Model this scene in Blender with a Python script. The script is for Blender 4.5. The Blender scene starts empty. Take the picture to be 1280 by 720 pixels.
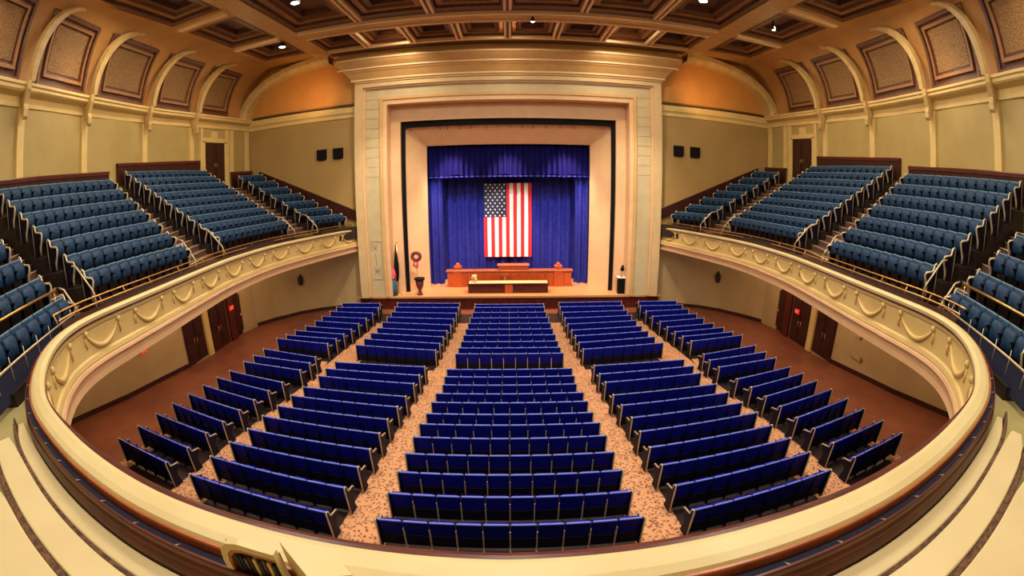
import bpy, math, random
from mathutils import Vector, Matrix
random.seed(7)
C = bpy.context.scene.collection
SC = bpy.context.scene
R = math.radians
H = 8.53            # datum: every level below is measured from 8.53 m above the stalls floor at the stage

# ------------------------------------------------------------------ camera
cam = bpy.data.cameras.new('camera')
cam.type = 'PANO'
cam.panorama_type = 'FISHEYE_EQUISOLID'
cam.fisheye_lens = 16.3125
cam.fisheye_fov = math.pi
cam.sensor_width = 36.0
cam.sensor_fit = 'HORIZONTAL'
cam.clip_start = 0.05
cam.clip_end = 200
co = bpy.data.objects.new('camera', cam); C.objects.link(co)
pit, yaw, rol = R(14.2), R(0.3), R(0.33)
fwd = Vector((0, math.cos(pit), -math.sin(pit))); up = Vector((0, math.sin(pit), math.cos(pit))); rt = Vector((1, 0, 0))
rt2 = math.cos(rol) * rt - math.sin(rol) * up; up2 = math.sin(rol) * rt + math.cos(rol) * up
m = Matrix((rt2, up2, -fwd)).transposed()
co.matrix_world = Matrix.Translation((0.03, 0, H)) @ (Matrix.Rotation(-yaw, 3, 'Z') @ m).to_4x4()
SC.camera = co

# ------------------------------------------------------------------ world, exposure
w = bpy.data.worlds.new('world'); SC.world = w; w.use_nodes = True
w.node_tree.nodes['Background'].inputs[0].default_value = (1, .75, .45, 1)
w.node_tree.nodes['Background'].inputs[1].default_value = 0.05
SC.view_settings.view_transform = 'Standard'
try: SC.view_settings.look = 'None'
except Exception: pass
SC.view_settings.gamma = 1
SC.view_settings.use_curve_mapping = False
SC.view_settings.exposure = 0.3
SC.cycles.max_bounces = 5
SC.cycles.diffuse_bounces = 3
SC.cycles.glossy_bounces = 2
SC.cycles.use_denoising = True
SC.cycles.sample_clamp_indirect = 4

def lamp(name, kind, loc, power, col, size=.5, aim=None, size_y=None, spot=None, blend=.6):
    l = bpy.data.lights.new(name, kind); l.energy = power; l.color = col
    if kind == 'AREA':
        l.size = size
        if size_y: l.shape = 'RECTANGLE'; l.size_y = size_y
    else:
        l.shadow_soft_size = size
    if kind == 'SPOT':
        l.spot_size = R(spot or 60); l.spot_blend = blend
    o = bpy.data.objects.new(name, l); C.objects.link(o)
    o.location = (loc[0], loc[1], loc[2] + H)
    if aim:
        d = Vector((aim[0] - loc[0], aim[1] - loc[1], aim[2] - loc[2]))
        o.rotation_euler = d.to_track_quat('-Z', 'Y').to_euler()
    return o
WARM = (1, .80, .52); WHITE = (1, .88, .70); AMBER = (1, .52, .18)
# soft area lamps added at ceiling level to brighten the hall, without fixtures
for x in (-7.5, 0, 7.5):
    for y in (3, 10, 17):
        lamp('ceiling_fill', 'AREA', (x, y, 8.1), 520 if y > 5 else 330, WHITE, 1.4, (x, y + .01, -8))
for x in (-6, 0, 6):
    lamp('ceiling_fill', 'AREA', (x, 24.7, 8.3), 330, WARM, .9, (x * .9, 23.5, -8))
for s in (-1, 1):
    for y in (4.5, 12.8, 19.5):
        lamp('side_light', 'AREA', (s * 13.4, y, 8.1), 190, WARM, 1.0, (s * 13, y, -3))
    # amber wash on the end wall beside the proscenium arch
    lamp('amber_wash', 'SPOT', (s * 11.2, 25.4, 4.4), 300, AMBER, .25, (s * 13.2, 28.5, 6.6), spot=95, blend=1)
    for y in (5, 11, 17, 23):
        lamp('cove_fill', 'POINT', (s * (14.3 if y < 9 else 15.2), y, 5.4), 34, (1, .68, .36), .3)  # added fill lamps floating by the cove to lift the ceiling brightness
    # added point lamps without fittings, brightening the space under the balcony
    for y in (10, 16, 22):
        lamp('under_balcony_fill', 'POINT', (s * 13.6, y, -4.9), 115, (1, .72, .42), .15)
# stage lights
for x in (-4, 0, 4):
    lamp('stage_light', 'SPOT', (x, 29.9, 2.6), 2600, (1, .58, .38), .2, (x * .7, 31.2, -7.6), spot=75, blend=.8)
lamp('flag_light', 'SPOT', (0, 22, 7.5), 5200, (1, .9, .88), .25, (0, 32.6, -3.4), spot=17, blend=.4)
for s in (-1, 1):
    lamp('curtain_light', 'SPOT', (s * 5.5, 22.4, 7.6), 5200, (.80, .82, 1), .3, (s * 3.4, 32.7, -3.2), spot=22, blend=.8)
    lamp('portal_light', 'SPOT', (s * 3.5, 22.4, 7.6), 4200, (1, .82, .74), .3, (s * 6.2, 30.2, -6.2), spot=24, blend=1)
    lamp('front_light', 'SPOT', (s * 4.5, 21.5, 7.6), 3900, (1, .86, .66), .3, (s * 7.2, 28.4, -2.0), spot=48, blend=1)

# ------------------------------------------------------------------ materials
MATS = {}
def mat(name, col, rough=.6, metal=0, col2=None, scale=8, bump=0, kind='noise', detail=4, lo=.35, hi=.65, emit=None, spec=None, sheen=0, dist=.02):
    m = bpy.data.materials.new(name); m.use_nodes = True; nt = m.node_tree; b = nt.nodes['Principled BSDF']
    b.inputs['Base Color'].default_value = (*col, 1); b.inputs['Roughness'].default_value = rough; b.inputs['Metallic'].default_value = metal
    if spec is not None: b.inputs['Specular IOR Level'].default_value = spec
    if sheen: b.inputs['Sheen Weight'].default_value = sheen
    if emit:
        b.inputs['Emission Color'].default_value = (*col, 1); b.inputs['Emission Strength'].default_value = emit
    tc = nt.nodes.new('ShaderNodeTexCoord'); fac = None
    if col2 or bump:
        if kind == 'noise':
            t = nt.nodes.new('ShaderNodeTexNoise'); t.inputs['Scale'].default_value = scale; t.inputs['Detail'].default_value = detail; fac = t.outputs['Fac']
        elif kind == 'voronoi':
            t = nt.nodes.new('ShaderNodeTexVoronoi'); t.inputs['Scale'].default_value = scale; fac = t.outputs['Distance']
        elif kind == 'wave':
            t = nt.nodes.new('ShaderNodeTexWave'); t.inputs['Scale'].default_value = scale; t.inputs['Distortion'].default_value = 4; t.inputs['Detail'].default_value = 3; fac = t.outputs['Fac']
        nt.links.new(tc.outputs['Object'], t.inputs['Vector'])
        if col2:
            r = nt.nodes.new('ShaderNodeValToRGB'); r.color_ramp.elements[0].position = lo; r.color_ramp.elements[1].position = hi
            r.color_ramp.elements[0].color = (*col, 1); r.color_ramp.elements[1].color = (*col2, 1)
            nt.links.new(fac, r.inputs['Fac']); nt.links.new(r.outputs['Color'], b.inputs['Base Color'])
        if bump:
            bp = nt.nodes.new('ShaderNodeBump'); bp.inputs['Strength'].default_value = bump; bp.inputs['Distance'].default_value = dist
            nt.links.new(fac, bp.inputs['Height']); nt.links.new(bp.outputs['Normal'], b.inputs['Normal'])
    MATS[name] = m
    return m
mat('wall_olive', (.46, .35, .13), .5, col2=(.42, .31, .11), scale=.7)
mat('wall_front', (.42, .27, .09), .5, col2=(.38, .24, .08), scale=.7)
mat('wall_low', (.46, .33, .17), .6, col2=(.42, .30, .15), scale=.8)
mat('cream', (.77, .57, .23), .45, col2=(.71, .52, .20), scale=1.5)
mat('rib_tan', (.62, .45, .19), .5, col2=(.50, .34, .13), scale=2.5)
mat('cream_top', (.71, .60, .31), .40, col2=(.66, .54, .27), scale=1.2)
mat('cream_pink', (.78, .50, .28), .45, col2=(.73, .46, .25), scale=2)
mat('frame_cream', (.72, .53, .28), .45, col2=(.67, .49, .26), scale=2)
mat('barrier_wood', (.045, .008, .006), .35, col2=(.03, .006, .005), scale=3)
mat('stone_panel', (.60, .50, .30), .5, col2=(.55, .45, .27), scale=2)
mat('tread_cream', (.73, .61, .34), .45, col2=(.68, .56, .30), scale=1.3)
mat('olive_concrete', (.42, .36, .15), .6, col2=(.36, .31, .13), scale=2)
mat('plaster', (.52, .27, .08), .5, col2=(.46, .23, .07), scale=1.2)
mat('plaster_orange', (.60, .27, .055), .6, col2=(.54, .24, .05), scale=1)
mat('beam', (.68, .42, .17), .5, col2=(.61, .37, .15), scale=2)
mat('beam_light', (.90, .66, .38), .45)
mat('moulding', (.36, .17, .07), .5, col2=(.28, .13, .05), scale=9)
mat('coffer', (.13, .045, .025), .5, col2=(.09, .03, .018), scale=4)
mat('grille', (.10, .045, .018), .6, col2=(.30, .17, .065), scale=16, kind='voronoi', lo=.15, hi=.5, bump=.6, dist=.04)
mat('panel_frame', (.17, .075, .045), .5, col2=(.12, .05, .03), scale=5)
mat('carpet', (.20, .065, .038), .95, col2=(.72, .36, .18), scale=11, kind='voronoi', lo=.20, hi=.52)
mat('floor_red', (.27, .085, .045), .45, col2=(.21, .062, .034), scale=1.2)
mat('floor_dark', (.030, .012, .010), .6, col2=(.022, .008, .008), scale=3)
mat('dark_wood', (.030, .007, .006), .35, col2=(.05, .012, .008), scale=3, kind='noise')
mat('mahogany', (.105, .016, .010), .32, col2=(.06, .009, .007), scale=3)
mat('orange_wood', (.42, .12, .028), .32, col2=(.32, .085, .02), scale=4)
mat('desk_wood', (.74, .13, .03), .35, col2=(.34, .07, .022), scale=3, kind='wave', bump=.2)
mat('stage_wood', (.62, .34, .15), .35, col2=(.54, .28, .12), scale=2, kind='wave')
mat('black', (.004, .003, .004), .6, spec=.15)
mat('navy_cloth', (.010, .012, .045), .8)
mat('seat_blue', (.003, .009, .38), .6, col2=(.002, .006, .28), scale=6, spec=.12)
mat('seat_lit_edge', (.16, .22, .85), .45, spec=.5)  # paler blue puts the downlight on the backrest's top edge into its colour
mat('seat_under', (.004, .003, .016), .6, spec=.2)
mat('seat_teal', (.006, .026, .075), .55, col2=(.014, .055, .13), scale=9, lo=.4, hi=.62, spec=.25)
mat('seat_teal_lit_edge', (.13, .24, .34), .5, spec=.3)  # gallery version of the same painted top-edge highlight
mat('metal_cream', (.62, .52, .36), .35, metal=.3)
mat('brass', (.75, .42, .13), .3, metal=.8)
mat('iron', (.025, .014, .012), .5, metal=.2)
mat('tread_brown', (.15, .065, .035), .8, col2=(.07, .03, .018), scale=14)
mat('strip_brown', (.17, .08, .035), .85, col2=(.06, .025, .015), scale=16, lo=.4, hi=.6)
mat('curtain', (.030, .036, .32), .8, col2=(.022, .026, .25), scale=3, spec=.15)
mat('curtain_dark', (.006, .006, .10), .85, spec=.1)
mat('flag_red', (.62, .015, .03), .7)
mat('flag_white', (.92, .86, .86), .7)
mat('flag_blue', (.015, .025, .07), .7)
mat('teal_cloth', (.02, .11, .15), .7)
mat('pink_cloth', (.70, .06, .12), .7)
mat('green_cloth', (.012, .045, .02), .8)
mat('leaf_red', (.16, .018, .02), .7)
mat('lamp_glow', (1, .95, .85), .4, emit=14)
mat('exit_red', (.8, .03, .02), .5, emit=.5)
mat('white_paint', (.8, .78, .72), .5)
mat('pencil', (.30, .25, .15), .6)
mat('flower', (.95, .85, .6), .7)

# ------------------------------------------------------------------ mesh builder
class MB:
    def __init__(s): s.v = []; s.f = []; s.m = []; s.sm = []
    def add(s, vs, fs, mi=0, smooth=False):
        n = len(s.v); s.v += [tuple(p) for p in vs]
        for f in fs: s.f.append(tuple(i + n for i in f)); s.m.append(mi); s.sm.append(smooth)
    def quad(s, a, b, c, d, mi=0): s.add([a, b, c, d], [(0, 1, 2, 3)], mi)
    def box(s, x0, x1, y0, y1, z0, z1, mi=0, M=None):
        vs = [(x, y, z) for z in (z0, z1) for y in (y0, y1) for x in (x0, x1)]
        if M: vs = [tuple(M @ Vector(p)) for p in vs]
        s.add(vs, [(0, 2, 3, 1), (4, 5, 7, 6), (0, 1, 5, 4), (2, 6, 7, 3), (0, 4, 6, 2), (1, 3, 7, 5)], mi)
    def bevbox(s, x0, x1, y0, y1, z0, z1, b=.01, mi=0):
        "box with chamfered edges on every side"
        xs = [(x0, x0 + b), (x1, x1 - b)]; ys = [(y0, y0 + b), (y1, y1 - b)]; zs = [(z0, z0 + b), (z1, z1 - b)]
        V = {}; vs = []
        for i in (0, 1):
            for j in (0, 1):
                for k in (0, 1):
                    for a, p in (('x', (xs[i][0], ys[j][1], zs[k][1])), ('y', (xs[i][1], ys[j][0], zs[k][1])), ('z', (xs[i][1], ys[j][1], zs[k][0]))):
                        V[i, j, k, a] = len(vs); vs.append(p)
        fs = []
        for i in (0, 1): fs.append([V[i, 0, 0, 'x'], V[i, 1, 0, 'x'], V[i, 1, 1, 'x'], V[i, 0, 1, 'x']])
        for j in (0, 1): fs.append([V[0, j, 0, 'y'], V[1, j, 0, 'y'], V[1, j, 1, 'y'], V[0, j, 1, 'y']])
        for k in (0, 1): fs.append([V[0, 0, k, 'z'], V[1, 0, k, 'z'], V[1, 1, k, 'z'], V[0, 1, k, 'z']])
        for i in (0, 1):
            for j in (0, 1): fs.append([V[i, j, 0, 'x'], V[i, j, 1, 'x'], V[i, j, 1, 'y'], V[i, j, 0, 'y']])
            for k in (0, 1): fs.append([V[i, 0, k, 'x'], V[i, 1, k, 'x'], V[i, 1, k, 'z'], V[i, 0, k, 'z']])
        for j in (0, 1):
            for k in (0, 1): fs.append([V[0, j, k, 'y'], V[1, j, k, 'y'], V[1, j, k, 'z'], V[0, j, k, 'z']])
        for i in (0, 1):
            for j in (0, 1):
                for k in (0, 1): fs.append([V[i, j, k, 'x'], V[i, j, k, 'y'], V[i, j, k, 'z']])
        s.add(vs, fs, mi)
    def tube(s, pts, r, n=8, mi=0, smooth=True, cap=True):
        pts = [Vector(p) for p in pts]; rs = r if isinstance(r, (list, tuple)) else [r] * len(pts); rings = []
        for i, p in enumerate(pts):
            t = (pts[min(i + 1, len(pts) - 1)] - pts[max(i - 1, 0)]).normalized()
            a = Vector((0, 0, 1)) if abs(t.z) < .9 else Vector((1, 0, 0))
            u = t.cross(a).normalized(); v = t.cross(u).normalized()
            rings.append([p + rs[i] * (math.cos(2 * math.pi * k / n) * u + math.sin(2 * math.pi * k / n) * v) for k in range(n)])
        vs = [q for g in rings for q in g]; fs = []
        for i in range(len(pts) - 1):
            for k in range(n): fs.append((i * n + k, i * n + (k + 1) % n, (i + 1) * n + (k + 1) % n, (i + 1) * n + k))
        if cap: fs += [tuple(range(n))[::-1], tuple(range((len(pts) - 1) * n, len(pts) * n))]
        s.add(vs, fs, mi, smooth)
    def lathe(s, prof, n=16, at=(0, 0, 0), mi=0, smooth=True):
        vs = []; fs = []
        for r, z in prof:
            for k in range(n): vs.append((at[0] + r * math.cos(2 * math.pi * k / n), at[1] + r * math.sin(2 * math.pi * k / n), at[2] + z))
        for i in range(len(prof) - 1):
            for k in range(n): fs.append((i * n + k, i * n + (k + 1) % n, (i + 1) * n + (k + 1) % n, (i + 1) * n + k))
        fs += [tuple(range(n))[::-1], tuple(range((len(prof) - 1) * n, len(prof) * n))]
        s.add(vs, fs, mi, smooth)
    def sweep(s, path, prof, mi=0, closed=True, smooth=False):
        "path: [(x,y,z,nx,ny)]; prof: [(offset along the normal, height)]"
        k = len(prof); vs = []
        for x, y, z, nx, ny in path:
            for o, h in prof: vs.append((x + nx * o, y + ny * o, z + h))
        fs = []; kk = k if closed else k - 1
        for i in range(len(path) - 1):
            for j in range(kk):
                a = i * k + j; b = i * k + (j + 1) % k; fs.append((a, b, b + k, a + k))
        if closed: fs += [tuple(range(k))[::-1], tuple(range((len(path) - 1) * k, len(path) * k))]
        s.add(vs, fs, mi, smooth)
    def prism(s, poly, z0, z1, mi=0):
        n = len(poly); vs = [(x, y, z0) for x, y in poly] + [(x, y, z1) for x, y in poly]
        s.add(vs, [tuple(range(n))[::-1], tuple(range(n, 2 * n))] + [(i, (i + 1) % n, n + (i + 1) % n, n + i) for i in range(n)], mi)
    def sph(s, c, r, n=10, mi=0, sz=1):
        vs = []; fs = []; k = n // 2
        for i in range(k + 1):
            a = math.pi * i / k
            for j in range(n): vs.append((c[0] + r * math.sin(a) * math.cos(2 * math.pi * j / n), c[1] + r * math.sin(a) * math.sin(2 * math.pi * j / n), c[2] + r * sz * math.cos(a)))
        for i in range(k):
            for j in range(n): fs.append((i * n + j, (i + 1) * n + j, (i + 1) * n + (j + 1) % n, i * n + (j + 1) % n))
        s.add(vs, fs, mi, True)
    def mesh(s, name, mats):
        me = bpy.data.meshes.new(name); me.from_pydata(s.v, [], s.f); me.update()
        if isinstance(mats, str): mats = [mats]
        for k in mats: me.materials.append(MATS[k])
        me.polygons.foreach_set('material_index', s.m); me.polygons.foreach_set('use_smooth', s.sm)
        import bmesh
        bm = bmesh.new(); bm.from_mesh(me); bmesh.ops.recalc_face_normals(bm, faces=bm.faces); bm.to_mesh(me); bm.free()
        return me
    def build(s, name, mats, parent=None, datum=True):
        "datum=True: the vertices are hall coordinates measured from the datum level"
        o = bpy.data.objects.new(name, s.mesh(name, mats)); C.objects.link(o)
        if parent is not None: o.parent = parent
        if datum and parent is None: o.location.z = H
        elif datum:
            p = parent; t = Vector((0, 0, 0))
            while p is not None: t += Vector(p.location); p = p.parent
            o.location = (-t.x, -t.y, H - t.z)
        return o

def tag(o, label=None, cat=None, group=None, kind=None):
    if label: o['label'] = label
    if cat: o['category'] = cat
    if group: o['group'] = group
    if kind: o['kind'] = kind
    return o
def empty(name, loc, rz=0, label=None, cat=None, group=None):
    o = bpy.data.objects.new(name, None); C.objects.link(o); o.empty_display_size = .2
    o.location = (loc[0], loc[1], loc[2] + H); o.rotation_euler = (0, 0, rz)
    return tag(o, label, cat, group)
def struct(name, mb, mats):
    return tag(mb.build(name, mats), kind='structure')
def inst(name, me, parent, loc=(0, 0, 0), rz=0, sc=(1, 1, 1)):
    o = bpy.data.objects.new(name, me); C.objects.link(o); o.parent = parent
    o.location = loc; o.rotation_euler = (0, 0, rz); o.scale = sc
    return o
def lerp(x, xs, ys):
    if x <= xs[0]: return ys[0]
    for i in range(len(xs) - 1):
        if x <= xs[i + 1]: return ys[i] + (ys[i + 1] - ys[i]) * (x - xs[i]) / (xs[i + 1] - xs[i])
    return ys[-1]
def spline(P, n):
    P = [Vector(p) for p in P]; P = [2 * P[0] - P[1]] + P + [2 * P[-1] - P[-2]]; out = []
    for i in range(1, len(P) - 2):
        for k in range(n):
            t = k / n; a, b, c, d = P[i - 1:i + 3]
            out.append(.5 * ((2 * b) + (c - a) * t + (2 * a - 5 * b + 4 * c - d) * t * t + (3 * b - a - 3 * c + d) * t ** 3))
    out.append(P[-2]); return out
def with_normals(pts, z, flip=1):
    "2-D path -> sweep path; the normal points to the left of travel times flip"
    out = []
    for i, p in enumerate(pts):
        t = (pts[min(i + 1, len(pts) - 1)] - pts[max(i - 1, 0)]).normalized()
        zz = z(p) if callable(z) else z
        out.append((p.x, p.y, zz, -t.y * flip, t.x * flip))
    return out
def mirror(pts): return [Vector((-p.x, p.y)) for p in pts]

# ================================================================== structure
# ---- stalls floor: flat by the stage, rising to the rear
def zf(y): return lerp(y, [3, 6.9, 16.8, 18.9, 40], [-7.20, -7.50, -8.35, -8.53, -8.53])
mb = MB(); ys = [-5, 0, 3, 6.9, 16.8, 18.9, 34]
for a, b in zip(ys[:-1], ys[1:]):
    mb.quad((-19.5, a, zf(a)), (19.5, a, zf(a)), (19.5, b, zf(b)), (-19.5, b, zf(b)))
    mb.quad((-19.5, a, zf(a) - .3), (19.5, a, zf(a) - .3), (19.5, b, zf(b) - .3), (-19.5, b, zf(b) - .3))
struct('floor', mb, 'floor_red')
cp = empty('patterned_carpet', (0, 14, zf(14)), 0, 'peach and brown speckled carpet covering the aisles between the stalls seats', 'carpet')
def carpet_piece(name, quads):
    mb = MB()
    for (x0, x1, y0, x2, x3, y1) in quads:      # x range at y0 and at y1
        cuts = [y0] + [y for y in (6.9, 16.8, 18.9) if y0 < y < y1] + [y1]
        for a, b in zip(cuts[:-1], cuts[1:]):
            f = lambda y, p, q: p + (q - p) * (y - y0) / (y1 - y0)
            vs = [(f(a, x0, x2), a, zf(a) + .012), (f(a, x1, x3), a, zf(a) + .012), (f(b, x1, x3), b, zf(b) + .012), (f(b, x0, x2), b, zf(b) + .012)]
            lo = [(x, y, z - .010) for x, y, z in vs]
            mb.add(vs + lo, [(0, 1, 2, 3), (7, 6, 5, 4), (0, 4, 5, 1), (1, 5, 6, 2), (2, 6, 7, 3), (3, 7, 4, 0)])
    mb.build(name, 'carpet', cp)
LX = [3.2, 6.9, 10.8, 13.3, 16.6, 18.7, 21, 23.8, 25.4]          # depth stations of the gangway edges
E1 = [2.72, 2.72, 2.66, 2.52, 2.42, 2.32, 2.20, 2.08, 2.02]; E2 = [4.0, 3.95, 3.76, 3.66, 3.5, 3.38, 3.25, 3.05, 3.02]
E3 = [8.1, 8.0, 7.75, 7.55, 7.35, 7.25, 6.95, 6.75, 6.75]; E4 = [9.5, 9.35, 9.1, 8.9, 8.65, 8.75, 8.45, 8.0, 7.95]
for e0, e1 in ((E1, E2), (E3, E4)):
    for sg in (-1, 1):
        q = []
        for k in range(len(LX) - 1):
            a0, a1, b0, b1 = sorted((sg * e0[k], sg * e1[k])) + sorted((sg * e0[k + 1], sg * e1[k + 1]))
            q.append((a0, a1, LX[k], b0, b1, LX[k + 1]))
        carpet_piece('carpet_runner', q)
carpet_piece('cross_aisle_carpet', [(-2.4, 2.4, 17.0, -2.3, 2.3, 18.25), (-7.3, -3.45, 17.3, -7.3, -3.4, 18.7), (3.45, 7.3, 17.3, 3.4, 7.3, 18.7), (-12.2, -8.7, 18.4, -12.2, -8.8, 19.4), (8.7, 12.2, 18.4, 8.8, 12.2, 19.4)])
carpet_piece('edge_carpet', [(-12.3, -11.7, 5.5, -12.3, -11.7, 18.4)]); carpet_piece('edge_carpet', [(11.7, 12.3, 5.5, 11.7, 12.3, 18.4)])
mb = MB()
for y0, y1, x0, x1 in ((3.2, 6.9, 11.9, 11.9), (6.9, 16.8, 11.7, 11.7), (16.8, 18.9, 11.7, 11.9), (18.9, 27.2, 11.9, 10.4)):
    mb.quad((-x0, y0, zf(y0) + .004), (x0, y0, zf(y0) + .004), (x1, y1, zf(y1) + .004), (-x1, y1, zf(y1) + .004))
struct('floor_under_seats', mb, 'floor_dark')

# ---- walls (hall coordinates)
WLOW = [(9.7, 28.7), (11.2, 28.5), (12.6, 27.9), (13.8, 27.0), (15.0, 25.6), (15.8, 24.4), (16.15, 23.0), (16.2, 17.3), (16.5, 12.5), (17.2, 9.0), (17.4, 5.0), (17.2, 0), (17, -5)]
WUP = [(9.4, 28.4), (13.5, 28.4), (17.9, 28.4)]
WSIDE = [(17.9, 28.4), (18.0, 24.5), (18.0, 21.5), (17.75, 17.2), (16.75, 12.1), (15.5, 7.8), (14.75, 5.5), (14.2, 3), (14.0, 0), (14.0, -5)]
def wall_strip(mb, pts, z0, z1, th=.25, mi=0, s=1):
    for (x0, y0), (x1, y1) in zip(pts[:-1], pts[1:]):
        t = Vector((x1 - x0, y1 - y0)).normalized(); n = Vector((-t.y, t.x)) * th   # to the left of travel = outwards for these lists
        a, b = (x0, y0), (x1, y1)
        vs = [(s * a[0], a[1]), (s * b[0], b[1]), (s * (b[0] + n.x), b[1] + n.y), (s * (a[0] + n.x), a[1] + n.y)]
        mb.prism(vs, z0, z1, mi)
sides = ((-1, 'left'), (1, 'right'))
for s, nm in sides:
    mb = MB(); wall_strip(mb, WLOW, -8.75, -3.4, .25, 0, s); struct('wall_stalls_' + nm, mb, 'wall_low')
    mb = MB(); wall_strip(mb, WUP, -3.6, 8.6, .2, 0, s); struct('wall_front_' + nm, mb, 'wall_front')
    
    for k in range(len(WSIDE) - 1):
        mb = MB(); wall_strip(mb, WSIDE[k:k + 2], -3.6, 4.8, .25, 0, s); struct('wall_%s_%d' % (nm, k + 1), mb, 'wall_olive')
    mb = MB()
    for (x0, y0), (x1, y1) in zip(WLOW[:-1], WLOW[1:]):
        if 17 < (y0 + y1) / 2 < 24.6 and x0 > 15.7: continue
        t = Vector((x1 - x0, y1 - y0)).normalized(); n = Vector((t.y, -t.x)) * .03
        za, zb = zf(y0), zf(y1)
        vs = [(s * x0, y0, za), (s * x1, y1, zb), (s * (x1 + n.x), y1 + n.y, zb), (s * (x0 + n.x), y0 + n.y, za)]
        mb.add(vs + [(x, y, z + .22) for x, y, z in vs], [(0, 1, 2, 3), (4, 5, 6, 7), (0, 1, 5, 4), (1, 2, 6, 5), (2, 3, 7, 6), (3, 0, 4, 7)])
    struct('baseboard_stalls_' + nm, mb, 'dark_wood')
mb = MB(); mb.box(-17.5, 17.5, -5.2, -5, -8.8, 8.6); struct('wall_rear', mb, 'wall_olive')

# ---- pilasters, cornice, brackets of the upper side walls
PY = [5.2, 7.8, 12.1, 17.2, 21.7, 26.1]
def side_at(y):
    for (x0, y0), (x1, y1) in zip(WSIDE[:-1], WSIDE[1:]):
        if y1 <= y <= y0 and y0 != y1:
            t = Vector((x1 - x0, y1 - y0)).normalized(); f = (y - y0) / (y1 - y0)
            return x0 + (x1 - x0) * f, t
for s, nm in sides:
    mb = MB()
    for y in PY + [22.7, 25.6, 28.1]:
        x, t = side_at(y); wd = .2 if y not in (22.7, 25.6) else .12; dp = .14
        a = Vector((x, y)) - t * wd; b = Vector((x, y)) + t * wd; n = Vector((t.y, -t.x)) * dp
        mb.prism([(s * a.x, a.y), (s * b.x, b.y), (s * (b.x + n.x), b.y + n.y), (s * (a.x + n.x), a.y + n.y)], -1.5, 4.0)
    struct('trim_pilasters_' + nm, mb, 'cream')
    pts = [Vector(p) for p in WSIDE[1:]]; pts = spline([Vector((17.9, 28.4))] + pts, 4)
    path = with_normals([Vector((s * p.x, p.y)) for p in pts], 0, 1 if s < 0 else -1)
    mb = MB()
    mb.sweep(path, [(0, 4.02), (.07, 4.04), (.08, 4.16), (.05, 4.20), (.10, 4.38), (.36, 4.48), (.42, 4.54), (.42, 4.64), (.48, 4.68), (.48, 4.78), (0, 4.80)])
    fp = [Vector((s * 17.9, 28.4)), Vector((s * 9.5, 28.4))]
    mb.sweep(with_normals(fp, 0, s), [(0, 3.95), (.08, 4.0), (.10, 4.2), (.20, 4.34), (.22, 4.52), (.12, 4.56), (.12, 4.72), (0, 4.74)])
    struct('trim_cornice_' + nm, mb, 'cream')
    mb = MB(); mb.sweep(with_normals(fp, 0, s), [(0, 4.745), (.24, 4.75), (.24, 4.81), (0, 4.83)]); struct('trim_fillet_' + nm, mb, 'dark_wood')

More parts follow.
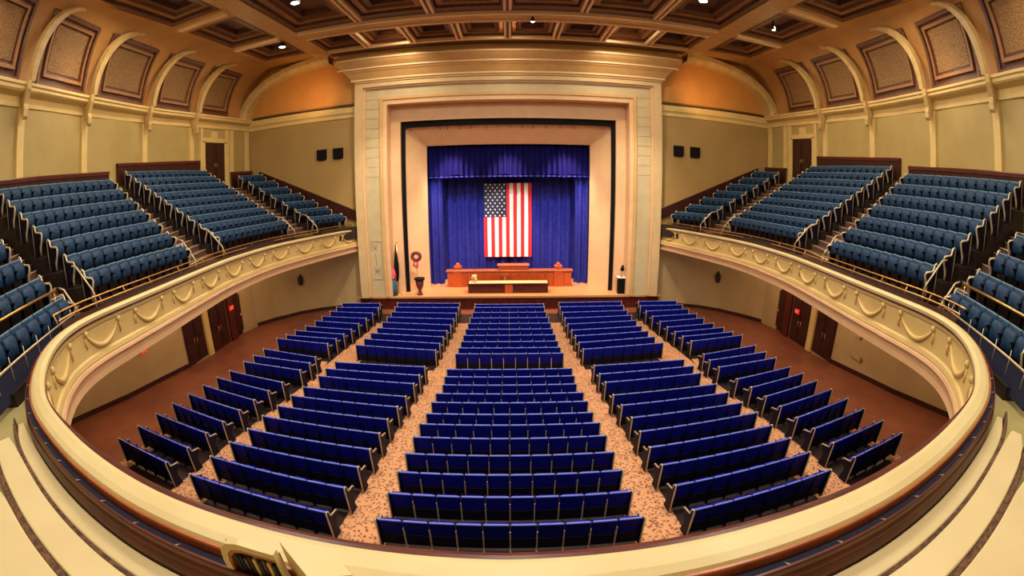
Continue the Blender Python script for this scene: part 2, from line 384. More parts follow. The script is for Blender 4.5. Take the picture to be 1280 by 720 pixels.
# ---- cove between cornice and ceiling, with grille panels and lunette ribs
CW = lambda y: lerp(y, [3, 8, 12, 17, 22, 28.4], [1.2, 1.35, 1.7, 2.3, 2.6, 2.6])
def cove(y, a, out=0):
    "point of the cove at hall depth y, angle a (0 at the cornice, pi/2 at the ceiling)"
    x, t = side_at(y); w_ = CW(y)
    n = Vector((t.y, -t.x)); r1 = w_ - out; z = 4.78 + (3.42 - out) * math.sin(a)
    d = w_ - (r1) * math.cos(a)
    return Vector((x + n.x * d, y + n.y * d * .2, z))
for s, nm in sides:
    mb = MB(); Y = [28.35 - k * (28.35 + 4.5) / 40 for k in range(41)]; A = [math.pi / 2 * k / 10 for k in range(11)]
    vs = [((lambda p: (s * p.x, p.y, p.z))(cove(y, a))) for y in Y for a in A]; fs = []
    for i in range(40):
        for j in range(10): a = i * 11 + j; fs.append((a, a + 1, a + 12, a + 11))
    mb.add(vs, fs, 0, True)
    struct('trim_cove_' + nm, mb, 'plaster')
    # bays
    bays = [(5.2 + .35, 7.8 - .35), (8.5, 11.6), (12.9, 16.3), (18.0, 20.9), (22.3, 24.9)]
    bays = [(4.1, 7.4), (8.5, 11.9), (12.9, 16.9), (18.0, 21.4), (22.4, 25.6)]
    desc = ['nearest the camera', 'second from the rear', 'in the middle of the cove', 'second from the stage', 'nearest the stage']
    for (y0, y1), d in zip(bays, desc):
        g = empty('cove_panel', (0, 0, 4.8), 0, 'carved brown grille panel in the %s cove, %s' % (nm, d), 'wall panel', 'grille panels in the coves')
        p0 = cove((y0 + y1) / 2, .1); g.location = (s * p0.x, p0.y, p0.z + H)
        a0, a1 = .02, .98
        def patch(mb, y0, y1, a0, a1, out, mi=0, hole=None, th=.0):
            n = 8
            if hole is None:
                vs = []
                for i in range(n + 1):
                    for j in range(n + 1):
                        p = cove(y0 + (y1 - y0) * i / n, a0 + (a1 - a0) * j / n, out); vs.append((s * p.x, p.y, p.z))
                mb.add(vs, [(i * (n + 1) + j, i * (n + 1) + j + 1, (i + 1) * (n + 1) + j + 1, (i + 1) * (n + 1) + j) for i in range(n) for j in range(n)], mi, True)
        def frame(mb, y0, y1, a0, a1, wy, wa, out, th, mi=0):
            "raised rectangular frame following the cove"
            def loop(yy0, yy1, aa0, aa1, o):
                pts = []; n = 6
                for k in range(n): pts.append((yy0 + (yy1 - yy0) * k / n, aa0))
                for k in range(n): pts.append((yy1, aa0 + (aa1 - aa0) * k / n))
                for k in range(n): pts.append((yy1 + (yy0 - yy1) * k / n, aa1))
                for k in range(n): pts.append((yy0, aa1 + (aa0 - aa1) * k / n))
                r = []
                for y, a in pts: p = cove(y, a, o); r.append((s * p.x, p.y, p.z))
                return r
            L = [loop(y0, y1, a0, a1, out), loop(y0, y1, a0, a1, out + th), loop(y0 + wy, y1 - wy, a0 + wa, a1 - wa, out + th), loop(y0 + wy, y1 - wy, a0 + wa, a1 - wa, out)]
            n = len(L[0]); vs = [v for l in L for v in l]
            mb.add(vs, [(k * n + i, k * n + (i + 1) % n, (k + 1) * n + (i + 1) % n, (k + 1) * n + i) for k in range(3) for i in range(n)], mi)
        m1 = MB(); patch(m1, y0, y1, a0, a1, .03); m1.build('backing', 'coffer', g)
        m1 = MB(); frame(m1, y0, y1, a0, a1, .16, .05, .0, .14); m1.build('outer_frame', 'panel_frame', g)
        m1 = MB(); frame(m1, y0 + .34, y1 - .34, a0 + .11, a1 - .11, .12, .04, .02, .16); fr_ = m1.build('inner_frame', 'moulding', g)
        m1 = MB(); patch(m1, y0 + .58, y1 - .58, a0 + .19, a1 - .19, .06); m1.build('grille', 'grille', fr_)
    # ribs: half lunette arches springing from the brackets
    for k, yp in enumerate([3.4, 7.8, 12.1, 17.2, 21.7]):
        nx = [7.8, 12.1, 17.2, 21.7, 26.1][k]; ln = (nx - yp) * .56
        rd = ['over the rear corner', 'nearest the camera', 'second from the rear', 'in the middle', 'nearest the stage'][k]
        x, t = side_at(yp); n = Vector((t.y, -t.x))
        rb = empty('lunette_rib', (s * (x + n.x * .5), yp, 4.8), 0, 'curved cream rib springing from the %s cornice, %s' % (nm, rd), 'arch rib', 'cove ribs')
        mb = MB(); N = 14; ring = []
        for i in range(N + 1):
            u = i / N * math.pi / 2; y = yp + .12 + ln * (1 - math.cos(u)); a = 1.16 * math.sin(u) + .0
            wdt = .13 + .05 * math.sin(2 * u); fo = 1 - math.sin(u) ** 2; o0, o1 = .0 + .42 * fo, .03 + .66 * fo + .12 * math.sin(2 * u); c_ = math.cos(u * .9); d_ = .035 * math.sin(u)
            q = [cove(y - wdt * c_, a + d_, o0), cove(y - wdt * c_, a + d_, o1), cove(y + wdt * c_, a - d_, o1), cove(y + wdt * c_, a - d_, o0)]
            ring += [(s * p.x, p.y, p.z) for p in q]
        mb.add(ring, [(i * 4 + j, i * 4 + (j + 1) % 4, (i + 1) * 4 + (j + 1) % 4, (i + 1) * 4 + j) for i in range(N) for j in range(4)] + [(0, 1, 2, 3), (N * 4, N * 4 + 1, N * 4 + 2, N * 4 + 3)])
        mb.build('rib', 'rib_tan', rb)
        if k:
            mb = MB()   # scrolled console under the cornice
            P = [(.24, 3.85), (.36, 3.62), (.46, 3.52), (.56, 3.62), (.57, 3.85), (.50, 4.05), (.58, 4.3), (.66, 4.5), (.66, 4.79), (.1, 4.79), (.1, 4.3)]
            mb.sweep([(s * (x), yp - .10, 0, -s, 0), (s * (x), yp + .10, 0, -s, 0)], P)
            mb.build('console', 'rib_tan', rb)

# ---- ceiling
mb = MB()
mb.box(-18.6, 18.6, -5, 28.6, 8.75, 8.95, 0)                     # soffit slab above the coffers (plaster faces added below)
def flat(x0, x1, y0, y1, z0=8.15, z1=8.76, mi=1): mb.box(x0, x1, y0, y1, z0, z1, mi)
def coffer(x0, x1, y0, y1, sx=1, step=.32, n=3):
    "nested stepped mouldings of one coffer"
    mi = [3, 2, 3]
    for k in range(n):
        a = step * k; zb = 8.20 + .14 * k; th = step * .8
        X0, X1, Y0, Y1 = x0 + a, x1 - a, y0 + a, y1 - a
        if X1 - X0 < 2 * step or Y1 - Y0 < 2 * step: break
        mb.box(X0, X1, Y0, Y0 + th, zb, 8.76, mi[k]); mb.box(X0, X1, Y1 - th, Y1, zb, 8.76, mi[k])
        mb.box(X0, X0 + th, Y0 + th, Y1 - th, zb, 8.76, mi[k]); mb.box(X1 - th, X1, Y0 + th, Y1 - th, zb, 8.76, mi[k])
# side soffits beyond the coffers
for s in (-1, 1):
    def fx(a, b, y0, y1, **k):
        flat(min(s * a, s * b), max(s * a, s * b), y0, y1, **k)
    fx(15.1, 18.5, -5, 28.5, mi=4)
    fx(10.95, 12.1, -5, 28.4)                                     # long beams
    for (y0, y1) in ((-5, 9.2), (16.1, 17.4), (21.6, 22.6), (25.8, 28.4)): fx(12.1, 15.1, y0, y1, mi=4)
    for (y0, y1) in ((9.2, 16.1), (17.4, 21.6), (22.6, 25.8)):
        a, b = sorted((s * 12.1, s * 15.1)); coffer(a, b, y0, y1, step=.34)
    for (y0, y1) in ((16.35, 16.75), (21.75, 22.15)):             # pale roll mouldings between the side coffers
        a, b = sorted((s * 12.1, s * 15.0)); mb.box(a, b, y0, y1, 7.98, 8.2, 5)
# transverse beams
flat(-10.95, 10.95, 26.3, 28.45); flat(-10.95, 10.95, 21.9, 23.1); flat(-10.95, 10.95, 12.4, 13.6); flat(-10.95, 10.95, -5, 2.6)
mb.box(-10.9, 10.9, 26.2, 26.45, 8.02, 8.3, 5); mb.box(-10.9, 10.9, 27.5, 27.7, 7.98, 8.3, 5)
mb.box(-10.9, 10.9, 26.5, 27.4, 8.06, 8.3, 3)
mb.box(-10.9, 10.9, 21.8, 22.0, 8.02, 8.3, 5); mb.box(-10.9, 10.9, 23.0, 23.15, 8.04, 8.3, 5)
# front coffers: eight in a row
xs = [-10.95 + 21.9 * k / 8 for k in range(9)]
for a, b in zip(xs[:-1], xs[1:]): coffer(a, b, 23.1, 26.3, step=.26)
for x in xs[1:-1]:
    for d in (-.19, .07): mb.box(x + d, x + d + .12, 23.2, 26.2, 8.02, 8.3, 5)
xs2 = [-10.95 + 21.9 * k / 6 for k in range(7)]
for (y0, y1) in ((13.6, 21.9), (2.6, 12.4)):
    mb.box(-10.95, 10.95, y1 - .5, y1, 8.2, 8.76, 3); mb.box(-10.95, 10.95, y0, y0 + .5, 8.2, 8.76, 3)
    for a, b in zip(xs2[:-1], xs2[1:]): coffer(a, b, y0 + .5, y1 - .5, step=.36)
    for x in xs2[1:-1]:
        for d in (-.19, .07): mb.box(x + d, x + d + .12, y0 + .5, y1 - .5, 8.04, 8.3, 5)
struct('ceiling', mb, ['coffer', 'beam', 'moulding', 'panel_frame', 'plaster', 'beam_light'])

# ---- end wall above the cornice: tympanum and arch ribs each side
for s, nm in sides:
    mb = MB(); mb.box(min(s * 9.3, s * 18), max(s * 9.3, s * 18), 28.25, 28.38, 4.9, 8.6); struct('wall_tympanum_' + nm, mb, 'plaster_orange')
    mb = MB(); N = 18; ring = []
    for i in range(N + 1):
        u = i / N * math.pi / 2; ct, st = math.cos(u), math.sin(u)
        for (ro, dy) in ((0, 27.2), (0, 28.3), (.55, 28.3), (.55, 27.35), (.30, 27.2)):
            ring.append((s * (11.2 + (6.8 - ro) * ct), dy, 4.75 + (3.45 - ro) * st))
    k = 5
    mb.add(ring, [(i * k + j, i * k + (j + 1) % k, (i + 1) * k + (j + 1) % k, (i + 1) * k + j) for i in range(N) for j in range(k)], 0, False)
    struct('trim_arch_' + nm, mb, 'rib_tan')

# ---- proscenium: nested frames
def uframe(mb, xo, xi, zo, zi, yf, yb, zb=-7.68, mi=0, d=0, bev=0):
    for s in (-1, 1):
        a, b = sorted((s * xo, s * xi)); mb.box(a, b, yf, yb, zb, zo, mi)
    mb.box(-xi, xi, yf, yb, zi, zo, mi)
mb = MB()
uframe(mb, 9.57, 9.05, 6.08, 5.82, 27.95, 28.9, mi=0)
uframe(mb, 9.05, 8.9, 5.82, 5.70, 28.1, 28.9, mi=3)
uframe(mb, 8.9, 7.95, 5.70, 5.10, 28.25, 29.5, mi=1)
uframe(mb, 7.95, 7.75, 5.10, 4.92, 28.12, 29.5, mi=4)
uframe(mb, 7.75, 7.5, 4.92, 4.62, 28.2, 29.6, mi=3)
uframe(mb, 7.7, 6.86, 4.9, 3.56, 29.2, 29.45, mi=3)
for k in range(-12, 13):                                          # small carved blocks on the lintel
    mb.box(k * .58 - .02, k * .58 + .02, 28.22, 28.32, 4.6, 5.05, 2)
for k in range(9):                                                # joints of the pilaster stones
    for s in (-1, 1):
        a, b = sorted((s * 8.9, s * 7.95)); z = 5.0 - k * .62; mb.box(a, b, 28.235, 28.26, z, z + .02, 2)
struct('trim_proscenium', mb, ['frame_cream', 'stone_panel', 'plaster', 'cream_pink', 'beam'])
mb = MB()   # flaring entablature over the opening
vs = []
prof = [(9.6, 27.9, 6.1), (9.75, 27.85, 6.3), (10.1, 27.6, 6.75), (10.25, 27.5, 6.85), (10.25, 27.45, 7.0), (10.7, 27.2, 7.3), (10.8, 27.1, 7.5), (10.8, 27.1, 7.62), (10.6, 27.4, 7.7), (10.6, 27.5, 8.2)]
for x, y, z in prof: vs += [(-x, 28.6, z), (-x, y, z), (x, y, z), (x, 28.6, z)]
fs = [(i * 4 + j, i * 4 + j + 1, i * 4 + j + 5, i * 4 + j + 4) for i in range(len(prof) - 1) for j in range(3)]
mb.add(vs, fs)
for z, y in ((7.0, 27.42), (6.3, 27.83), (7.55, 27.08)): mb.box(-10.6 if z > 6.5 else -9.8, 10.6 if z > 6.5 else 9.8, y - .03, y + .2, z - .05, z + .05, 1)
struct('trim_entablature', mb, ['beam', 'beam_light'])
# black masking then the inner portal
mb = MB(); uframe(mb, 8.2, 6.6, 4.1, 3.15, 29.5, 29.55, mi=0); struct('trim_masking', mb, 'black')
mb = MB(); zt, zt2 = 3.24, 1.97
for s in (-1, 1):
    mb.add([(s * 6.6, 29.75, -7.68), (s * 5.42, 30.75, -7.68), (s * 5.42, 30.75, zt2), (s * 6.6, 29.75, zt), (s * 7.0, 29.75, -7.68), (s * 7.0, 30.95, -7.68), (s * 5.42, 30.95, -7.68), (s * 7.0, 29.75, zt + .4), (s * 7, 30.95, zt + .4), (s * 5.42, 30.95, zt2)],
           [(0, 1, 2, 3), (0, 3, 7, 4), (4, 7, 8, 5), (1, 6, 9, 2), (5, 8, 9, 6)])
mb.add([(-6.6, 29.75, zt), (6.6, 29.75, zt), (5.42, 30.75, zt2), (-5.42, 30.75, zt2), (-7, 29.75, zt + .4), (7, 29.75, zt + .4), (7, 30.95, zt + .4), (-7, 30.95, zt + .4), (-5.42, 30.95, zt2), (5.42, 30.95, zt2)],
       [(0, 1, 2, 3), (4, 5, 1, 0), (4, 7, 6, 5), (3, 2, 9, 8)])
for k in (-4.4, -3.9, -3.1, -2.4, -1.4, -.7, .1, .9, 1.6, 2.4, 3.3, 4.2):
    mb.box(k, k + .035, 29.73, 29.98, 2.93, 3.14, 1)
struct('trim_inner_portal', mb, ['cream_pink', 'moulding'])

# ---- stage
mb = MB(); mb.box(-9.6, 9.6, 28.35, 34, -7.80, -7.68); struct('floor_stage', mb, 'stage_wood')
mb = MB(); mb.box(-9.9, 9.9, 28.2, 28.5, -7.78, -7.66, 1); mb.box(-9.8, 9.8, 28.3, 28.5, -8.6, -7.78, 0)
for k in range(-8, 9): mb.box(k * 1.15 - .03, k * 1.15 + .03, 28.27, 28.3, -8.5, -7.8, 0)
struct('trim_stage_front', mb, ['mahogany', 'stage_wood'])
mb = MB()
for s in (-1, 1): a, b = sorted((s * 7.0, s * 9.6)); mb.box(a, b, 29.6, 34, -7.7, 4, 0)
mb.box(-9.6, 9.6, 34, 34.2, -8.6, 4, 0); mb.box(-9.6, 9.6, 29.6, 34.2, 3.7, 3.9, 0)
struct('wall_stage_house', mb, 'black')

# ---- doors
def door(num, s, y0, y1, ztop, zbot, xw, leaves=2, fr='cream', depth=.06, label=None):
    o = MB(); a, b = sorted((s * xw, s * (xw - depth)))
    lw = (y1 - y0) / leaves
    for k in range(leaves):
        p, q = y0 + k * lw + .02, y0 + (k + 1) * lw - .02
        o.box(a, b, p, q, zbot, ztop)
        a2, b2 = sorted((s * (xw - depth), s * (xw - depth - .03)))
        for z0, z1 in ((.08, .42), (.48, .92)):
            hh = ztop - zbot; o.box(a2, b2, p + .12, q - .12, zbot + z0 * hh, zbot + z1 * hh)
    d = struct('door_%d' % num, o, 'dark_wood')
    h_ = MB(); yc = (y0 + y1) / 2
    for k in (-.12, .12): h_.tube([(s * (xw - depth - .05), yc + k, zbot + .95), (s * (xw - depth - .05), yc + k, zbot + 1.25)], .02)
    h_.build('door_handle', 'brass', d)
    d.children[0].location = (0, 0, 0)
    return d
n = 1
for s, nm in sides:
    for (y0, y1, lv) in ((17.25, 19.1, 2), (19.65, 21.55, 2), (22.3, 24.3, 2)):
        door(n, s, y0, y1, -5.9, zf(y0) + .02, 16.2, lv); n += 1
    mb = MB(); a, b = sorted((s * 16.22, s * 16.05)); mb.box(a, b, 19.15, 19.6, -8.5, -3.6); struct('trim_door_pier_' + nm, mb, 'cream')
    mb = MB(); a, b = sorted((s * 16.2, s * 16.14)); mb.box(a, b, 17.2, 24.35, -5.9, -3.8); struct('trim_door_head_' + nm, mb, 'dark_wood')
    mb = MB(); a, b = sorted((s * 16.2, s * 16.0)); mb.box(a, b, 21.6, 22.25, -8.5, -3.8); struct('trim_door_jamb_' + nm, mb, 'mahogany')
    door(n, s, 23.05, 25.25, 3.14, .6, 17.98, 2, depth=.12); n += 1
    mb = MB()
    a, b = sorted((s * 18.0, s * 17.84))
    for y0, y1, z0, z1 in ((22.78, 23.05, .4, 3.2), (25.25, 25.5, .4, 3.2), (22.7, 25.6, 3.14, 3.42)): mb.box(a, b, y0, y1, z0, z1)
    a, b = sorted((s * 18.0, s * 17.88)); mb.prism([(a, 23.8), (b, 23.8), (b, 24.5), (a, 24.5)], 3.42, 3.85)
    struct('trim_door_surround_' + nm, mb, 'cream')

# ================================================================== balcony
half = [(0, 1.88), (1.5, 1.92), (3, 2.04), (4.6, 2.38), (6.2, 2.95), (7.7, 4.0), (8.75, 5.2), (9.25, 6.5), (9.5, 8), (9.85, 10), (10.5, 13), (11.05, 16), (11.25, 20), (10.6, 24), (9.6, 28.4)]
hp = spline(half, 6)
RAIL = list(reversed(mirror(hp)))[:-1] + hp         # from the stage on the left, round the rear, to the stage on the right
def zr(p): return lerp(p.y, [1.5, 6, 12, 20, 28.4], [-2.1, -2.2, -2.5, -2.85, -3.2])
RP = with_normals(RAIL, zr, -1)                      # normal points away from the hall well
# check the direction: at the rear centre the normal must point to -y
mid = RP[len(RP) // 2]
if mid[4] > 0: RP = [(x, y, z, -nx, -ny) for x, y, z, nx, ny in RP]
bal = empty('balcony_front', (0, 1.9, -3.3), 0, 'horseshoe balcony front in cream plaster with festoons, sweeping round the hall', 'balcony')
def part(mb, name, mats, label=None):
    o = mb.build(name, mats, bal)
    if label: o['label'] = label
    return o
mb = MB(); mb.sweep(RP, [(-.02, -.10), (-.03, -.03), (0, 0), (.05, .02), (.17, .015), (.235, -.005), (.255, -.03), (.255, -.25), (.05, -.25)]); part(mb, 'coping', 'cream_top')
mb = MB(); mb.sweep(RP, [(.03, -.08), (.03, -.22), (.08, -.24), (.09, -.84), (.04, -.88), (.02, -.98), (.06, -1.02), (.24, -1.02), (.24, -.1)]); part(mb, 'fascia', 'cream')
mp = []
for x, y, z, nx, ny in RP:
    e = lerp(y, [2.15, 3.2], [.10, -.035]); mp.append((x - nx * e, y - ny * e, z, nx, ny))
mb = MB(); mb.sweep(mp, [(-.055, -.13), (-.055, -.10), (-.01, -.08), (.20, -.10), (.20, -.15), (-.03, -.16)]); part(mb, 'front_moulding', 'mahogany')
mb = MB(); mb.sweep(RP, [(.05, -1.0), (-.0, -1.03), (-.02, -1.10), (.06, -1.12), (.09, -1.3), (.07, -1.44), (.26, -1.46), (.3, -1.40), (.3, -1.0)]); part(mb, 'lower_moulding', 'cream_pink')
# soffit out to the walls
mb = MB()
def ray_to_wall(x, y, nx, ny):
    return (x + nx * 9, y + ny * 9)
vs = []
for x, y, z, nx, ny in RP: vs += [(x + nx * .28, y + ny * .28, z - 1.44), (max(-17.3, min(17.3, x + nx * 8)), min(28.5, max(-4.9, y + ny * 8)), z - 1.45)]
mb.add(vs, [(2 * i, 2 * i + 1, 2 * i + 3, 2 * i + 2) for i in range(len(RP) - 1)]); part(mb, 'soffit', 'wall_low')
# festoons: swags and drops modelled on the fascia
arc = [0]
for a, b in zip(RP[:-1], RP[1:]): arc.append(arc[-1] + math.hypot(a[0] - b[0], a[1] - b[1]))
def at_arc(sv, off, dz):
    for i in range(len(arc) - 1):
        if arc[i + 1] >= sv:
            f = (sv - arc[i]) / (arc[i + 1] - arc[i]); a, b = RP[i], RP[i + 1]
            v = [a[k] + (b[k] - a[k]) * f for k in range(5)]
            return (v[0] + v[3] * off, v[1] + v[4] * off, v[2] + dz)
    v = RP[-1]; return (v[0], v[1], v[2] + dz)
total = arc[-1]; pitch = 2.25; nsw = int(total / pitch); pitch = total / nsw
for k in range(nsw):
    s0 = (k + .18) * pitch; s1 = (k + .82) * pitch; mb = MB()
    N = 12; pts = []; rr = []
    for i in range(N + 1):
        f = i / N; sag = 1 - (2 * f - 1) ** 2
        pts.append(at_arc(s0 + (s1 - s0) * f, .07, -.34 - .40 * sag)); rr.append(.022 + .045 * sag)
    mb.tube(pts, rr, 6)
    for f in (0, 1):
        sv = s0 + (s1 - s0) * f
        p = at_arc(sv, .05, -.32); mb.sph(p, .08, 8)
        mb.tube([at_arc(sv, .07, -.36), at_arc(sv + (.05 if f else -.05), .07, -.50), at_arc(sv + (.03 if f else -.03), .07, -.66)], [.03, .055, .02], 6)
    part(mb, 'festoon', 'cream')
# wood rail behind the coping, dark trough, second mahogany rail
SIDEL = [i for i in range(len(RP))]
mb = MB(); mb.sweep(RP, [(.255, -.20), (.255, -.03), (.260, -.016), (.282, -.016), (.288, -.03), (.288, -.13)]); part(mb, 'hand_rail', 'orange_wood')
rear = [i for i, p in enumerate(RP) if p[1] < 4.6]
RR = [RP[i] for i in rear]
mb = MB(); mb.sweep(RR, [(.29, -.30), (.29, -.11), (.39, -.12), (.39, -.30)]); part(mb, 'trough', 'navy_cloth')
mb = MB(); mb.sweep(RR, [(.37, -.75), (.365, -.09), (.372, -.072), (.392, -.072), (.402, -.09), (.402, -.14), (.425, -.17), (.42, -.21), (.455, -.27), (.48, -.75)]); part(mb, 'bench_back', 'mahogany')
mb = MB()
st = 0
for k in range(0, len(RR), 2):
    x, y, z, nx, ny = RR[k]; mb = MB(); mb.tube([(x + nx * .31, y + ny * .31, z - .12), (x + nx * .37, y + ny * .37, z - .085)], .006, 6); part(mb, 'rail_bracket', 'metal_cream')
# brass rails along the side galleries
for nm_, rng in (('left', [p for p in RP if p[0] < -8.3 and p[1] > 5.6]), ('right', [p for p in RP if p[0] > 8.3 and p[1] > 5.6])):
    mb = MB(); mb.sweep(rng, [(.29, -.30), (.32, .08), (.38, .08), (.40, -.30)]); part(mb, 'parapet_board', 'dark_wood')
    for o_, h_ in ((.40, .17), (.55, .30)):
        mb = MB(); mb.tube([(x + nx * o_, y + ny * o_, z + h_) for x, y, z, nx, ny in rng], .022, 6); part(mb, 'brass_rail', 'brass')
    mb = MB()
    for k in range(2, len(rng), 4):
        x, y, z, nx, ny = rng[k]; mb = MB(); mb.tube([(x + nx * .42, y + ny * .42, z + .05), (x + nx * .55, y + ny * .55, z + .30)], .015, 6); part(mb, 'rail_post', 'brass')

# rear curved steps behind the bench back: pale treads with brown carpet strips between
def clip_path(sub, y_max): return [p for p in sub if p[1] < y_max]
fine = [p for p in RP if p[1] < 4.9]
def step(o0, o1, z, ymax, mats, name, label, cat='step', h=.5, b=.02, grp=None):
    path = [p for p in fine if p[1] < ymax]; mb = MB(); n = len(path); k = 8; vs = []
    for i, (x, y, zz, nx, ny) in enumerate(path):
        e = min(i, n - 1 - i); w_ = (.55, .84, .96, 1)[min(e, 3)]; c_ = (o0 + o1) / 2; p, q = c_ - (c_ - o0) * w_, c_ + (o1 - c_) * w_
        for o, hh in ((p, z - h), (p, z - b), (p + b * .4, z - b * .4), (p + b, z), (q - b, z), (q - b * .4, z - b * .4), (q, z - b), (q, z - h)): vs.append((x + nx * o, y + ny * o, hh))
    fs = [(i * k + j, i * k + (j + 1) % k, (i + 1) * k + (j + 1) % k, (i + 1) * k + j) for i in range(n - 1) for j in range(k)] + [tuple(range(k)), tuple(range((n - 1) * k, n * k))]
    mb.add(vs, fs); o = mb.build(name, mats); tag(o, label, cat, grp); return o
step(.47, .70, -2.42, 3.0, 'tread_cream', 'curved_step', 'curved cream step right behind the dark wood bench back', h=.4)
step(.69, .76, -2.415, 3.1, 'strip_brown', 'carpet_strip', 'narrow brown carpet strip between the first and second curved cream steps', 'carpet strip', h=.35)
step(.75, 1.14, -2.40, 2.95, 'tread_cream', 'curved_step', 'wide curved cream step between two brown carpet strips', h=.6)
step(1.14, 1.24, -2.42, 2.9, 'strip_brown', 'carpet_strip', 'wide brown carpet strip behind the second curved cream step', 'carpet strip', h=.5)
step(1.24, 1.9, -2.36, 2.62, 'tread_cream', 'curved_step', 'outermost curved cream step in the bottom corners', h=.9)
# gallery floor by the rear corners
for s, nm in sides:
    mb = MB(); sub = [p for p in RP if p[0] * s > 3.5 and p[1] < 7.2]
    vs = []
    for x, y, z, nx, ny in sub: vs += [(x + nx * .3, y + ny * .3, z - .70), (x + nx * 7, max(-4.9, y + ny * 7), z - .70)]
    mb.add(vs, [(2 * i, 2 * i + 1, 2 * i + 3, 2 * i + 2) for i in range(len(sub) - 1)])
    struct('floor_gallery_' + nm, mb, 'olive_concrete')
mb = MB(); mb.box(-14, 14, -5, .9, -2.9, -2.65); struct('floor_rear_gallery', mb, 'olive_concrete')

# ================================================================== seats
def seat_meshes(tag_, m_main, m_lit_edge, m_under):
    W = .52
    b = MB()   # backrest: shaped shell, slightly reclined, top edge coloured lighter as if lit from above
    def sec(z, y, th, w):
        return [(-w, y), (w, y), (w, y + th), (-w, y + th)]
    levels = [(.36, .075, .05, .235), (.40, .068, .065, .245), (.60, .03, .07, .25), (.78, -.005, .065, .25), (.825, -.015, .055, .248)]
    vs = []
    for z, y, th, w in levels:
        for (xx, yy) in ((-w, y + .012), (-w + .02, y), (w - .02, y), (w, y + .012), (w, y + th - .02), (w - .04, y + th), (-w + .04, y + th), (-w, y + th - .02)): vs.append((xx, yy, z))
    n = 8; fs = []
    for i in range(len(levels) - 1):
        for k in range(n): fs.append((i * n + k, i * n + (k + 1) % n, (i + 1) * n + (k + 1) % n, (i + 1) * n + k))
    fs.append(tuple(range(n)))
    b.add(vs, fs, 0)
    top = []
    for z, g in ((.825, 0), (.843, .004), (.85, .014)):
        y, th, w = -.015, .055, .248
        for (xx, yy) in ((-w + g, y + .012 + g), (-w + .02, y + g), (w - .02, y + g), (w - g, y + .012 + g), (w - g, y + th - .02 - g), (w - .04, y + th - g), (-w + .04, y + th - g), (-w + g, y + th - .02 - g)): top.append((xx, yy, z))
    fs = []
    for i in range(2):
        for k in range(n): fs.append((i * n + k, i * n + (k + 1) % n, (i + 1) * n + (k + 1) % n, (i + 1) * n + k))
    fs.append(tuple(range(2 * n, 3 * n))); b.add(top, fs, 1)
    if tag_ == 'stalls':
        b.bevbox(-.252, .252, .055, .085, .05, .37, .008, 2)
    back = b.mesh('backrest_' + tag_, [m_main, m_lit_edge, m_under])
    c = MB()   # tipped-up cushion: rounded pad standing against the back
    lv = [(.36, .15, .06, .20), (.40, .13, .12, .225), (.55, .11, .14, .23), (.70, .10, .12, .225), (.76, .10, .07, .20), (.775, .12, .03, .17)]
    vs = []
    for z, y, th, w in lv:
        for (xx, yy) in ((-w, y + .01), (-w + .03, y), (w - .03, y), (w, y + .01), (w, y + th - .03), (w - .05, y + th), (-w + .05, y + th), (-w, y + th - .03)): vs.append((xx, yy, z))
    fs = []
    for i in range(len(lv) - 1):
        for k in range(n): fs.append((i * n + k, i * n + (k + 1) % n, (i + 1) * n + (k + 1) % n, (i + 1) * n + k))
    fs += [tuple(range(n)), tuple(range((len(lv) - 1) * n, len(lv) * n))]
    c.add(vs, fs, 0, True)
    cush = c.mesh('seat_cushion_' + tag_, [m_main])
    st = MB()  # standard with foot and arm pad
    st.box(-.012, .012, .0, .10, .02, .60, 0); st.box(-.011, .011, -.005, .03, .04, .62, 0)
    st.bevbox(-.02, .02, -.06, .26, 0, .03, .008, 0)
    st.bevbox(-.028, .028, .02, .36, .58, .625, .01, 1)
    st.box(-.014, .014, .10, .30, .54, .585, 0)
    std = st.mesh('standard_' + tag_, ['metal_cream', 'black'])
    e = MB()   # end panel: dark side with a pale curved edge
    prof = [(-.04, .02), (.02, .02), (.30, .02), (.26, .12), (.20, .35), (.36, .56), (.38, .62), (.05, .66), (.0, .84), (-.06, .85), (-.05, .5)]
    vs = [(-.025, y, z) for y, z in prof] + [(.025, y, z) for y, z in prof]; k = len(prof)
    e.add(vs, [tuple(range(k)), tuple(range(k, 2 * k))[::-1]] + [(i, (i + 1) % k, k + (i + 1) % k, k + i) for i in range(k)], 0)
    g_ = .022 if tag_ == 'stalls' else .032
    e.tube([(0, -.05, .03), (0, -.06, .45), (0, -.07, .84), (0, -.03, .885), (0, .03, .85), (0, .07, .69), (0, .20, .66), (0, .36, .64), (0, .40, .58)] + ([] if tag_ == 'stalls' else [(0, .34, .40), (0, .26, .20), (0, .26, .04)]), g_, 6, 1)
    endp = e.mesh('end_panel_' + tag_, [m_under, 'metal_cream'])
    return back, cush, std, endp
MAIN = seat_meshes('stalls', 'seat_blue', 'seat_lit_edge', 'seat_under')
DARK = MAIN[2].copy(); DARK.materials[0] = MATS['seat_under']
BALC = list(seat_meshes('gallery', 'seat_teal', 'seat_teal_lit_edge', 'seat_under')); BALC[2].materials[0] = MATS['seat_under']
